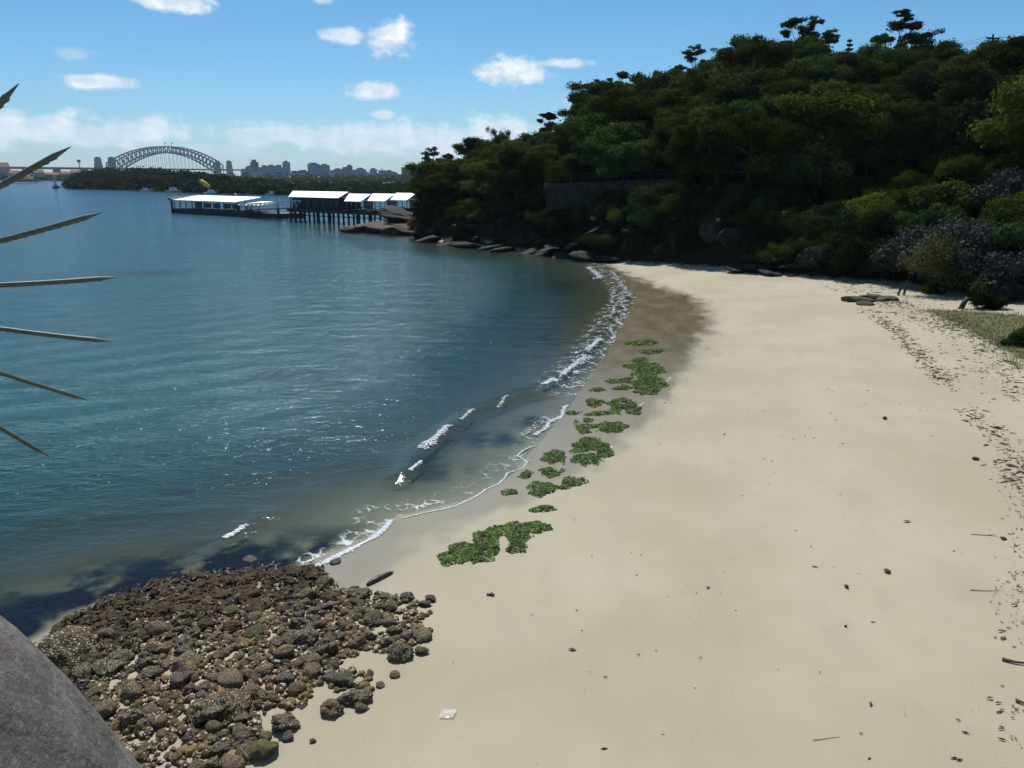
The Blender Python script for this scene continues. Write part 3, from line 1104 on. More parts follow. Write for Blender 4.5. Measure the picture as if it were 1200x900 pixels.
# --- the bush covering the hill ---------------------------------------------------
cells = []
sp = 5.5
lo, hi = math.atan2(-150, 900), R(42)
pts = []
for iy, y in enumerate(np.arange(20, 205, sp * .866)):
    for x in np.arange(-40, 130, sp):
        pts.append((x + (sp / 2 if iy % 2 else 0), y))
pts = np.array(pts) + rng.normal(0, .75, (len(pts), 2))
F0, R0, G0 = foot_ridge(pts)
rr = np.hypot(pts[:, 0], pts[:, 1])
aa = np.arctan2(pts[:, 0], pts[:, 1])
dd = sdist(pts, SH)
ok = (rr > F0 + 1.8) & (rr < R0 + 5) & (aa > px_azel(503, 230)[0]) & (aa < R(38)) & (dd > 2.0)
pts, rr, F0, R0, aa = pts[ok], rr[ok], F0[ok], R0[ok], aa[ok]
zz = H(pts)
A680, A880, A1000 = px_azel(690, 200)[0], px_azel(880, 200)[0], px_azel(1000, 200)[0]
ROAD = []
LAMP_XY = at(1186, 148, 80)
for (x, y), r1, f1, rd, a1, z1 in zip(pts, rr, F0, R0, aa, zz):
    if any((x - tx) ** 2 + (y - ty) ** 2 < (tr * .8) ** 2 for tx, ty, tr in taken):
        continue
    # keep the strip of the retaining wall in front of it free
    up = (r1 - f1) / max(rd - f1, 1)
    zone = 'headland by the pier' if a1 < A680 else ('steep bush above the dark rocks' if a1 < A880 else 'bush slope behind the beach')
    q = rng.random()
    if a1 > px_azel(1035, 250)[0] and r1 < f1 + 7:
        continue
    if px_azel(668, 215)[0] < a1 < px_azel(806, 215)[0] and r1 < 104 and r1 >= f1 + 6:
        plant('darkshrub', x, y, 'dark low shrub at the foot of the ' + zone, 'shrub', 'dark shrubs at the foot of the ' + zone, s=rng.uniform(.35, .5))
        continue
    if r1 < f1 + 6:
        if a1 < A1000:
            k = 'darkshrub' if q < .75 else 'oliveshrub'
        else:
            k = 'darkshrub' if q < .5 else ('oliveshrub' if q < .8 else 'bright')
        if a1 < A880 and r1 < f1 + 4.5:
            continue                                   # bare rock face
        plant(k, x, y, {'darkshrub': 'dark', 'oliveshrub': 'olive', 'bright': 'bright green'}[k] + ' low shrub at the foot of the ' + zone, 'shrub',
              {'darkshrub': 'dark shrubs', 'oliveshrub': 'olive shrubs', 'bright': 'bright shrubs'}[k] + ' at the foot of the ' + zone, s=rng.uniform(.75, 1.15))
        continue
    if a1 > A1000 and up < .5:
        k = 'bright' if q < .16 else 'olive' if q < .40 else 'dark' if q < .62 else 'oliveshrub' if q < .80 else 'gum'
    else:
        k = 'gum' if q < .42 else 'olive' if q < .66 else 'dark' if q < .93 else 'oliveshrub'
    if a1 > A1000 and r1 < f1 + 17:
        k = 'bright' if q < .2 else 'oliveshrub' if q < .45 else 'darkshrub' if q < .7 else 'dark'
    if up > .97:
        k = 'gum' if q < .5 else 'umbrella' if q < .72 else 'olive'
    nm = {'gum': 'dark green gum tree', 'olive': 'olive-green gum tree', 'dark': 'dense dark evergreen tree', 'oliveshrub': 'olive tall shrub', 'darkshrub': 'dark low shrub', 'bright': 'yellow-green shrub',
          'umbrella': 'flat-topped gum tree'}[k]
    where = 'along the skyline of the ' if up > .97 else 'in the '
    plant(k, x, y, nm + ' ' + where + zone, 'shrub' if 'shrub' in nm else 'tree', nm + 's ' + where + zone,
          s=rng.uniform(.9, 1.38) * (.78 if up > .8 else 1) * (.84 if a1 < A680 else 1) if k != 'umbrella' else rng.uniform(.5, .68))


# ------------------------------------------------------------------ stone materials
def mat_rock(name, base, dark, speck=0.0, moss=None, rough=.85, wet=0.0):
    m, t, p = material(name)
    c = t.coord('Object')
    oi = t.node('ShaderNodeObjectInfo')
    cc = t.vmath('ADD', c, t.vmath('MULTIPLY', oi.outputs['Location'], (1.7, 1.3, 2.1)))
    n1 = t.noise(cc, 2.2, 5, .6)
    col = t.mix(t.smooth(n1, .35, .68), dark, base)
    col = t.mix(t.math('MULTIPLY', t.math('SUBTRACT', oi.outputs['Random'], .2), .6, clamp=True), col, t.mix(1.0, col, (.60, .55, .5), 'MULTIPLY'))
    h = t.math('MULTIPLY', n1, .5)
    if speck:
        v = t.voronoi(cc, 7.5)
        v2 = t.voronoi(cc, 13.0)
        cov = t.smooth(t.noise(cc, 1.7, 3, .6), .60 - speck * .35, .75 - speck * .25)
        s1 = t.smooth(v, .42, .22)
        s2 = t.smooth(v2, .36, .2)
        s_ = t.math('MULTIPLY', t.math('MAXIMUM', s1, s2), cov)
        # pale oyster shells, each with a dark mouth
        mouth = t.smooth(v, .06, .12)
        sh = t.mix(t.voronoi(cc, 7.5, out='Color'), (.30, .26, .18), (.70, .66, .55))
        col = t.mix(t.math('MULTIPLY', s_, mouth), t.mix(cov, col, t.mix(1.0, col, (.45, .45, .45), 'MULTIPLY')), sh)
        h = t.math('ADD', h, t.math('MULTIPLY', s_, .8))
    if moss:
        nz = t.node('ShaderNodeNewGeometry')
        mm_ = t.smooth(t.noise(cc, 1.6, 4), .42, .62)
        col = t.mix(t.math('MULTIPLY', mm_, .9), col, moss)
    t.put(p.inputs['Base Color'], col)
    p.inputs['Roughness'].default_value = rough
    p.inputs['Specular IOR Level'].default_value = .3
    t.put(p.inputs['Normal'], t.bump(h, .7, .10))
    return m


ROCK = {
    'oyster': mat_rock('oyster_rock', (.245, .180, .078), (.080, .058, .024), 1.25),
    'tan': mat_rock('tan_rock', (.31, .205, .085), (.135, .092, .040), .75),
    'weed': mat_rock('weedy_rock', (.095, .062, .025), (.030, .021, .010), 0),
    'dark': mat_rock('dark_wet_rock', (.13, .10, .06), (.04, .034, .022), .8, None, .6),
    'moss': mat_rock('mossy_rock', (.105, .090, .045), (.050, .042, .022), .6, (.095, .105, .020)),
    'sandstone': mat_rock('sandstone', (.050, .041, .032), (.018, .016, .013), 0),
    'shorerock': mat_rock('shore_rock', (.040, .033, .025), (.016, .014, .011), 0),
    'shelf': mat_rock('shelf_rock', (.12, .095, .05), (.05, .042, .028), 0),
}

# ------------------------------------------------------------------ the patch of stones on the beach
RP = {}
for k, seeds, kw in (('oyster', range(200, 207), dict(sub=4, rough=.30, flat=(1, 1, .72), facet=.1, fine=.16)),
                     ('tan', range(210, 215), dict(sub=3, rough=.18, flat=(1.05, .95, .62), facet=.3, fine=.04)),
                     ('weed', range(220, 225), dict(sub=4, rough=.34, flat=(1.1, 1, .55), facet=.0, fine=.24)),
                     ('dark', range(230, 234), dict(sub=3, rough=.22, flat=(1.15, .9, .6), facet=.3, fine=.06)),
                     ('moss', range(240, 243), dict(sub=3, rough=.2, flat=(1.1, 1, .62), facet=.2, fine=.08))):
    RP[k] = [rock_mesh('rock', s_, ROCK[k], **kw) for s_ in seeds]


def place_rock(kind, x, y, s, label, group=None, name='rock', sink=.25, z=None, flat=1.0, tilt=.25):
    me = RP[kind][rng.integers(len(RP[kind]))]
    o = obj(name, me)
    zz = hz(x, y) if z is None else z
    o.location = (x, y, zz + s * (.6 - sink) * flat)
    o.rotation_euler = (rng.uniform(-tilt, tilt), rng.uniform(-tilt, tilt), rng.uniform(0, 6.28))
    o.scale = (s * rng.uniform(.85, 1.15), s * rng.uniform(.85, 1.15), s * rng.uniform(.85, 1.15) * flat)
    return tag(o, label, 'rock', group)


patch_px = [(44, 752), (70, 738), (128, 706), (190, 690), (250, 681), (300, 678), (350, 674), (372, 680), (392, 694), (430, 698), (468, 706), (486, 720), (494, 742),
            (502, 762), (478, 776), (440, 782), (412, 786), (395, 800), (430, 812), (428, 828), (392, 828), (360, 838), (352, 858), (335, 845), (300, 860), (292, 880),
            (318, 886), (300, 905), (250, 960), (150, 990), (60, 930)]
PATCH = np.array([tuple(gp(x, y - (19 if y < 700 and x < 380 else 12 if y < 745 and x < 200 else 0), .2)[:2]) for x, y in patch_px])
pmin, pmax = PATCH.min(0), PATCH.max(0)
spots = []
tries = 0
while len(spots) < 330 and tries < 60000:
    tries += 1
    q = rng.uniform(pmin, pmax)
    sd = sdist([q], PATCH)[0]
    if sd < .02: continue
    s_ = rng.choice([.12, .16, .21, .27], p=[.42, .36, .17, .05]) * rng.uniform(.85, 1.15)
    if sd < s_ * .3: continue
    relax = 1.0 if tries < 15000 else .8
    if all((q[0] - a) ** 2 + (q[1] - b) ** 2 > ((s_ + c) * .74 * relax) ** 2 for a, b, c in spots):
        spots.append((q[0], q[1], s_))
spots.sort(key=lambda a: -a[2])
spots = spots[:300]
WATERN = sdist(np.array([(a, b) for a, b, c in spots]), SH)
counts = {}
for (x, y, s_), ds in zip(spots, WATERN):
    q = rng.random()
    v = Vector((x, y, .25))
    if ds < 1.35 + rng.normal() * .4:
        k = 'weed'
    elif ds < 2.4 and q < .3:
        k = 'weed'
    elif q < .56: k = 'oyster'
    elif q < .90: k = 'tan'
    elif q < .95: k = 'dark'
    else: k = 'moss'
    lab, grp = {'weed': ('brown weed-covered rock in the wet strip of stones along the water', 'weedy rocks along the water'),
                'oyster': ('grey-brown rock crusted with pale oyster shells in the beach stone patch', 'oyster crusted rocks in the stone patch'),
                'tan': ('smooth tan-brown rock among the oyster-crusted ones in the stone patch', 'tan rocks in the stone patch'),
                'dark': ('dark wet rock lying among the stones of the beach patch', 'dark rocks in the stone patch'),
                'moss': ('rock with yellow-green moss in the beach stone patch', 'mossy rocks in the stone patch')}[k]
    place_rock(k, x, y, s_ * (1.12 if k == 'weed' else 1), lab, grp, flat=.85 if k == 'weed' else 1)

# rubble between the stones: too many and too small to count
V0, F0_ = ico(2)
vs, fs, n0 = [], [], 0
n_r = 0
while n_r < 3200:
    q = rng.uniform(pmin, pmax)
    if sdist([q], PATCH)[0] < -.12 * rng.random(): continue
    s_ = rng.uniform(.04, .125)
    P = V0 * (1 + rng.normal(0, .16, (len(V0), 1))) * s_ * np.array([1, rng.uniform(.7, 1), rng.uniform(.5, .8)])
    a = rng.uniform(0, 6.28)
    P = P @ np.array([[math.cos(a), math.sin(a), 0], [-math.sin(a), math.cos(a), 0], [0, 0, 1]])
    vs.append(P + np.array([q[0], q[1], 0]))
    fs.append(F0_ + n0)
    n0 += len(V0)
    n_r += 1
V = np.concatenate(vs)
cz = H(np.array([v.mean(0)[:2] for v in vs]))
V[:, 2] += np.repeat(cz, len(V0)) + .015
cw = sdist(np.array([v.mean(0)[:2] for v in vs]), SH)
rub_m = np.where(cw < 1.5 + rng.normal(0, .3, len(vs)), 2, (rng.random(len(vs)) < .55).astype(int))
rub = obj('rubble', mesh_np('rubble', V, np.concatenate(fs), [ROCK['oyster'], ROCK['tan'], ROCK['weed']], True, np.repeat(rub_m, len(F0_))))
tag(rub, 'small shell-crusted stones filling the gaps of the beach stone patch', 'rubble', kind='stuff')

bw_q = rng.uniform(pmin, pmax, (9000, 2))
bw_s = sdist(bw_q, SH)
bw_n = np.array([mnoise.noise(Vector((a * 1.3, b * 1.3, 4))) for a, b in bw_q])
bw_q = bw_q[(sdist(bw_q, PATCH) > -.1) & (bw_s < 1.9 + bw_n * 1.3)]
n = len(bw_q)
bz = H(bw_q) + rng.uniform(.02, .20, n)
nr = rng.normal(0, .55, (n, 3)) + np.array([0, 0, 1.0]); nr /= np.linalg.norm(nr, axis=1)[:, None]
t1 = np.cross(nr, rng.normal(size=(n, 3))); t1 /= np.linalg.norm(t1, axis=1)[:, None]
t2 = np.cross(nr, t1)
s_ = rng.uniform(.025, .065, n)[:, None]
p0 = np.column_stack([bw_q, bz])
V = np.stack([p0 - t1 * s_ * 1.4, p0 + t2 * s_ * .4, p0 + t1 * s_ * 1.4, p0 - t2 * s_ * .4], 1).reshape(-1, 3)
o = obj('brown_seaweed', mesh_np('brown_seaweed', V, np.arange(4 * n).reshape(-1, 4), plain('brown_weed', (.060, .038, .014), .55, var=.35, scale=2.5)))
tag(o, 'brown seaweed draped over the wet stones along the water', 'seaweed', kind='stuff')

# single stones one can point to
for px, py, s_, k, lab, fl in ((452, 700, .16, 'dark', 'dark stone just above the mossy end of the stone patch', .8),
                               (478, 700, .20, 'dark', 'pointed grey-brown stone lying alone beyond the patch toward the sand', .8),
                               (497, 707, .15, 'dark', 'left one of the two touching stones farthest out on the sand', .8),
                               (505, 701, .13, 'dark', 'right one of the two touching stones farthest out on the sand', .9),
                               (467, 706, .10, 'dark', 'small forked dark stone beside the pointed grey-brown stone', .8),
                               (504, 716, .07, 'dark', 'little grey pebble below the two touching stones', .7),
                               (456, 713, .22, 'moss', 'yellow-green mossy stone at the upper right edge of the patch', .8),
                               (437, 724, .2, 'moss', 'stone with a bright green mossy flank inside the upper right of the patch', .8),
                               (496, 744, .24, 'tan', 'pale ochre stone poking out from the right edge of the patch', .6),
                               (470, 768, .28, 'oyster', 'big oyster-covered lump at the right end of the patch', .9),
                               (494, 763, .13, 'oyster', 'round shell-covered stone just outside the big right-hand lump', .9),
                               (462, 790, .12, 'tan', 'half-buried grey stone on the sand below the big oyster lump', .6),
                               (434, 789, .09, 'dark', 'small dark stone set in the sand under the patch edge', .9),
                               (446, 802, .10, 'tan', 'small tan stone with a shadowed hollow on the sand', .7),
                               (409, 820, .2, 'oyster', 'left one of the two joined shelly lumps isolated on the sand', .9),
                               (422, 818, .2, 'oyster', 'right one of the two joined shelly lumps isolated on the sand', .9),
                               (424, 829, .12, 'oyster', 'small shelly stone under the two joined lumps', .8),
                               (388, 832, .2, 'oyster', 'dark shelly lump left of the two joined lumps on the sand', .9),
                               (334, 850, .22, 'oyster', 'shell-covered stone standing apart above the rippled sand', .9),
                               (339, 864, .12, 'dark', 'small dark block on the sand below the shell-covered stone', .9),
                               (367, 867, .06, 'dark', 'dark pebble on the sand right of the small dark block', .8),
                               (306, 880, .25, 'moss', 'green weed-topped stone at the lowest corner of the patch', .9),
                               (403, 795, .24, 'moss', 'stone with a green weed tuft at the lower edge of the patch', .8),
                               (393, 657, .16, 'dark', 'lone dark stone in the foam at the waters edge', .55),
                               (376, 668, .13, 'dark', 'small dark stone beside the foam just left of the lone dark one', .6),
                               (294, 658, .2, 'dark', 'dark stone showing above the shallow water off the patch', .9),
                               (98, 744, .3, 'oyster', 'shelly stone beside the pale oyster-covered rock at the left', .9),
                               (85, 768, .75, 'oyster', 'large rock wholly covered in pale oysters by the grey boulder', .75),
                               (140, 772, .30, 'oyster', 'shelly rock in the second row from the grey boulder', .8),
                               (128, 786, .28, 'oyster', 'flat-topped shelly rock nearest the edge of the grey boulder', .8),
                               (217, 781, .33, 'tan', 'broad pinkish-tan rock in the middle left of the patch', .7),
                               (212, 800, .23, 'dark', 'round blackish rock below the broad pinkish-tan one', 1.1),
                               (342, 749, .2, 'tan', 'orange-topped stone in the centre of the patch', .8),
                               (330, 768, .24, 'tan', 'golden-brown rounded rock in the centre of the patch', .9),
                               (366, 785, .2, 'tan', 'ochre round stone right of the golden-brown rock', .95),
                               (272, 832, .30, 'oyster', 'big rounded oyster rock near the lower inlet of sand', .95),
                               (240, 838, .30, 'oyster', 'big oyster rock just left of the rounded one by the sand inlet', .95)):
    p = drop(px, py + 2, .25)
    if s_ >= .3 and k == 'oyster' and px < 150: s_ *= .8
    place_rock(k, p.x, p.y, s_, lab, None, flat=fl, sink=.2, z=max(p.z, -.12))

# kelp log and debris on the wet sand
p = drop(446, 679, .1)
q1, q2 = drop(430, 687, .1), drop(461, 672, .1)
mb = MB()
pt = [q1.lerp(q2, t_) + Vector((0, .05 * math.sin(t_ * 3.1), .04)) for t_ in (0, .15, .4, .7, .9, 1)]
mb.tube(pt, [.03, .07, .08, .07, .045, .015], 9)
o = mb.build('kelp', plain('kelp_brown', (.05, .035, .022), .45, var=.25, scale=9, bump=.5), smooth=True)
tag(o, 'long dark brown strand of kelp lying on wet sand above the stone patch', 'kelp')

# ------------------------------------------------------------------ grey boulder beside the camera
def mat_boulder():
    m, t, p = material('boulder_stone')
    c = t.coord('Object')
    n1 = t.noise(t.mapping(c, (1, 1, 2.6), (.35, .5, 0)), 1.5, 7, .62, .5)
    n2 = t.noise(c, 9, 6, .65)
    n3 = t.noise(c, 34, 4, .7)
    lay = t.noise(t.mapping(c, (1.0, 1.0, 2.8), (.5, .35, 0)), 2.2, 7, .66, .3)
    blot = t.noise(c, .75, 6, .7, .8)
    col = t.mix(t.smooth(n1, .32, .68), (.100, .094, .086), (.225, .210, .186))
    col = t.mix(t.math('MULTIPLY', t.smooth(blot, .46, .60), .6), col, (.105, .082, .070))
    col = t.mix(t.math('MULTIPLY', t.smooth(blot, .40, .30), .6), col, (.215, .20, .18))
    col = t.mix(t.math('MULTIPLY', t.smooth(lay, .5, .7), .5), col, (.115, .088, .085))
    col = t.mix(t.math('MULTIPLY', t.smooth(n2, .55, .75), .4), col, (.075, .072, .070))
    col = t.mix(t.math('MULTIPLY', t.smooth(n3, .48, .72), .5), col, (.29, .275, .245))
    n5 = t.noise(c, 120, 3, .7)
    col = t.mix(t.math('MULTIPLY', t.smooth(n5, .52, .7), .25), col, (.04, .038, .036))
    pit = t.math('MULTIPLY', t.smooth(t.voronoi(c, 7.0), .16, .06), t.smooth(t.noise(c, 2.2, 3), .5, .62))
    col = t.mix(t.math('MULTIPLY', pit, .8), col, (.03, .028, .027))
    scr = t.noise(t.mapping(c, (.8, 9.0, 9.0), (.3, .2, .5)), 2.4, 6, .7, .4)
    col = t.mix(t.math('MULTIPLY', t.smooth(scr, .56, .66), .55), col, (.055, .05, .047))
    rust = t.smooth(t.noise(c, .9, 3), .57, .68)
    col = t.mix(t.math('MULTIPLY', rust, .5), col, (.27, .215, .155))
    lich = t.math('MULTIPLY', t.smooth(t.noise(c, 5.5, 6, .7), .56, .64), t.smooth(t.noise(c, 1.3, 3), .45, .6))
    col = t.mix(t.math('MULTIPLY', lich, .5), col, (.30, .29, .27))
    v = t.voronoi(t.vmath('ADD', c, t.vmath('MULTIPLY', t.noise(c, 2, 3, out=1), (.8, .8, .8))), 1.05, 'DISTANCE_TO_EDGE')
    crack = t.math('MULTIPLY', t.smooth(v, .010, .0), t.smooth(t.noise(c, 1.1, 2), .56, .66))
    col = t.mix(t.math('MULTIPLY', crack, .75), col, (.03, .028, .026))
    t.put(p.inputs['Base Color'], col)
    p.inputs['Roughness'].default_value = .9
    p.inputs['Specular IOR Level'].default_value = .25
    h = t.math('SUBTRACT', t.math('MULTIPLY', scr, .30), t.math('MULTIPLY', pit, .35))
    h = t.math('ADD', t.math('ADD', h, t.math('MULTIPLY', lay, .45)), t.math('ADD', t.math('MULTIPLY', n2, .16), t.math('SUBTRACT', t.math('MULTIPLY', n3, .05), t.math('MULTIPLY', crack, .5))))
    t.put(p.inputs['Normal'], t.bump(h, .8, .09))
    return m


bu_ = Vector((math.sin(R(31)), math.sin(PITCH) * -math.cos(R(31)) + .12, -math.cos(R(31)))).normalized()
bw_ = px_dir(75, 800)
bv_ = bw_.cross(bu_).normalized()
bv_ = -bv_ if bv_.z < 0 else bv_
bw_ = bu_.cross(bv_).normalized()
bc = Vector((0, 0, CAMZ)) + px_dir(72, 796) * 3.7 - bv_ * 1.28 + bu_ * .25
BM = Matrix((bu_, bv_, bw_)).transposed()
V, F = ico(6)
P = V.copy()
r_ = np.random.default_rng(77)
for _ in range(6):
    n = r_.normal(size=3); n /= np.linalg.norm(n)
    dd_ = np.maximum(P @ n - r_.uniform(.8, .95), 0)
    P -= np.outer(dd_ * .8, n)
low = np.array([mnoise.fractal(Vector(v) * 1.1 + Vector((5, 2, 9)), 1.0, 2.0, 3) for v in P])
mid_ = np.array([mnoise.fractal(Vector((v[0], v[1], v[2] * 2.2)) * 3.2, .9, 2.1, 4) for v in P])
P = P * (1 + .035 * low + .022 * mid_)[:, None] * np.array([1.9, 1.30, 1.35])
P = P @ np.array(BM).T
o = obj('boulder', mesh_np('boulder', P, F, mat_boulder(), True))
o.location = bc
tag(o, 'large smooth grey boulder filling the lower left corner beside the viewpoint', 'boulder')

# ------------------------------------------------------------------ rocks along the headland
RP['cliff'] = [rock_mesh('rock', s_, ROCK['sandstone'], sub=4, rough=.12, flat=(1.2, 1, .75), facet=.55, fine=.03, smooth=False) for s_ in range(300, 306)]
RP['shelf'] = [rock_mesh('rock', s_, ROCK['shelf'], sub=3, rough=.2, flat=(1.4, 1, .38), facet=.4, fine=.06) for s_ in range(310, 314)]
RP['shore'] = [rock_mesh('rock', s_, ROCK['shorerock'], sub=3, rough=.2, flat=(2.3, 1.25, .40), facet=.6, fine=.05) for s_ in range(320, 325)]
foot_line = [(468, 274), (490, 279), (510, 283), (530, 287), (550, 290), (570, 292), (590, 294), (612, 296), (634, 298), (656, 301), (678, 303), (698, 305), (716, 307), (736, 307), (756, 308),
             (776, 309), (796, 310), (816, 311), (836, 312)]
for i, (px, py) in enumerate(foot_line):
    for j in range(2):
        b = gp(px + rng.uniform(-8, 8), py - 1.5 - 3.2 * j, .2)
        place_rock('shore', b.x, b.y, rng.uniform(.7, 1.5), 'dark wet rock in the line along the foot of the wooded headland', 'dark shore rocks under the headland', z=max(hz(b.x, b.y), -.1), sink=.3)
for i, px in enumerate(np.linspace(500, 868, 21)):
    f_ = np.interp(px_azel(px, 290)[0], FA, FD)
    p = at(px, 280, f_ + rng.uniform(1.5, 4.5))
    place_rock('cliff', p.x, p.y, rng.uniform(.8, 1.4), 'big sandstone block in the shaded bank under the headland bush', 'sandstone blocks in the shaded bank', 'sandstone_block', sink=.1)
for px, py, d_, s_, lab in ((860, 283, 0, 1.5, 'overhanging sandstone outcrop with a dark hollow behind the top of the beach'),
                            (884, 296, -1.0, 1.5, 'bluish-grey slanted rock slab leaning below the overhanging outcrop'),
                            (840, 291, .5, 1.7, 'pale-faced sandstone block left of the overhanging outcrop')):
    f_ = np.interp(px_azel(px, 290)[0], FA, FD)
    p = at(px, py, f_ + 2.5 + d_)
    place_rock('cliff', p.x, p.y, s_, lab, None, 'sandstone_block', sink=.05)
for px, py, s_ in ((874, 318, .8), (888, 318, .9), (902, 317, .8), (917, 317, .9), (930, 318, .7), (940, 319, .5), (895, 313, .8), (912, 313, .8), (862, 319, .7)):
    p = drop(px, py, 1.3)
    place_rock('shore', p.x, p.y, s_, 'brown rock in the low heap at the back of the sand', 'rocks in the heap at the back of the sand')
for px, py, s_ in ((412, 271, 1.6), (424, 270.5, 2.2), (438, 271, 2.4), (452, 272, 2.4), (465, 274, 2.2), (446, 268, 2.6), (462, 268, 2.6), (476, 272, 2.4), (432, 267, 1.8)):
    b = gp(px, py, .1)
    place_rock('shelf', b.x, b.y, s_, 'flat brown tidal rock in the shelf running out from the headland tip', 'flat rocks of the tidal shelf', 'shelf_rock', z=0.0, sink=.35, tilt=.05)
for i, (px, py, s_) in enumerate(((470, 258, 3.0), (482, 256, 3.4), (494, 262, 3.2), (505, 266, 3.0), (484, 266, 2.8), (520, 270, 3.0))):
    p = at(px, py, 166 - 3 * i)
    place_rock('shore', p.x, p.y, s_, 'large dark rock stacked at the landward end of the pier', 'dark rocks at the pier abutment', z=0.2, sink=.1)
# flat slab half way up the sand with its flakes
for px, py, s_, lab in ((1004, 353, .8, 'long flat dark rock lying in the sand near the stump posts'), (1022, 351, .7, 'middle flat rock in the short row on the upper sand'), (1040, 352, .6, 'right flat rock in the short row on the upper sand'), (1014, 357, .45, 'small flat rock before the row of flat rocks on the upper sand')):
    p = drop(px, py, 1.8)
    o = place_rock('shelf', p.x, p.y, s_, lab, None, 'flat_rock', sink=.45, tilt=.06)
    o.rotation_euler.z = rng.uniform(-.3, .3)

# ------------------------------------------------------------------ pine frond hanging in from the left
def mat_pine():
    m, t, p = material('pine_scales')
    c = t.coord('Object')
    n = t.noise(c, 60, 3)
    t.put(p.inputs['Base Color'], t.mix(n, (.11, .13, .085), (.21, .235, .155)))
    p.inputs['Roughness'].default_value = .55
    return m


PINE = mat_pine()
hub = at(-230, 336, 1.15)
tr_base = Vector((-2.5, -0.9, hz(-2.5, -0.9) - .2))
fr_ = thing('pine_frond', 'radiating rope-like green pine branchlets reaching in at the left edge', 'pine branch', tr_base)


def loc_(v):
    return Vector(v) - tr_base


MB().tube([(0, 0, 0), (.03, -.02, 1.2), (.0, .03, 2.6), (.05, 0, 4.2)], [.11, .095, .08, .06], 10).build('trunk', BARK, fr_, True)
MB().tube([loc_(tr_base + Vector((0, 0, 2.35))), loc_(hub.lerp(tr_base + Vector((0, 0, 2.5)), .5) + Vector((0, 0, .05))), loc_(hub)], [.03, .02, .010], 8).build('branch', BARK, fr_, True)
tips = [(22, 98, .98), (83, 172, 1.06), (120, 249, 1.12), (137, 325, 1.18), (131, 400, 1.2), (104, 469, 1.22), (58, 535, 1.22)]
starts = [(-215, 322), (-222, 321), (-226, 328), (-230, 334), (-226, 345), (-222, 353), (-214, 360)]
for (tx, ty, td), (sx, sy) in zip(tips, starts):
    a = at(sx, sy, 1.15)
    b = at(tx, ty, td)
    L = (b - a).length
    d = (b - a).normalized()
    up = d.orthogonal().normalized()
    sd = d.cross(up)
    mb = MB()
    npt = 9
    cl = [a.lerp(b, k) + Vector((0, 0, -.006 * math.sin(k * math.pi))) for k in (0, .12, .25, .4, .55, .7, .82, .93, .97, 1.0)]
    wfac = 1.0 + .15 * (325 - ty) / 230
    wd_b = .0031 * wfac
    mb.tube([loc_(v) for v in cl], [wd_b] * 8 + [wd_b * .5, .0004], 8)
    nring = int(L / .0095)
    for k in range(int(nring * .965)):
        t0 = k / nring
        c0 = a.lerp(b, t0) + Vector((0, 0, -.006 * math.sin(t0 * math.pi)))
        wl = wd_b * min(1.0, (1 - t0) / .07 + .12)
        for j in range(7):
            th = j * 2 * math.pi / 7 + (k % 2) * .45
            rad_ = up * math.cos(th) + sd * math.sin(th)
            tan_ = -up * math.sin(th) + sd * math.cos(th)
            o_ = c0 + rad_ * wl * .75
            w_ = wl * .52
            tip_ = c0 + d * .0105 * min(1, wl / wd_b + .2) + rad_ * wl * 1.14
            inn = c0 + d * .0105 * min(1, wl / wd_b + .2) + rad_ * wl * .4
            mb.add([loc_(o_ - tan_ * w_), loc_(o_ + tan_ * w_), loc_(tip_), loc_(inn)], [(0, 1, 2), (1, 3, 2), (3, 0, 2)])
    mb.build('branchlet', PINE, fr_)

# ------------------------------------------------------------------ green weed on the wet sand
def mat_weed():
    m, t, p = material('sea_lettuce')
    tint = t.attr('tint')
    t.put(p.inputs['Base Color'], t.ramp(tint, [(0, (.045, .050, .012)), (.2, (.030, .066, .010)), (.5, (.080, .160, .020)), (.8, (.15, .23, .034)), (1, (.22, .26, .06))]))
    p.inputs['Roughness'].default_value = .5
    p.inputs['Specular IOR Level'].default_value = .14
    tl = t.node('ShaderNodeBsdfTranslucent')
    t.put(tl.inputs[0], (.13, .24, .025))
    t.l.new(t.shader_mix(.3, p.outputs[0], tl.outputs[0]), t.n['Material Output'].inputs[0])
    return m


WEED = mat_weed()


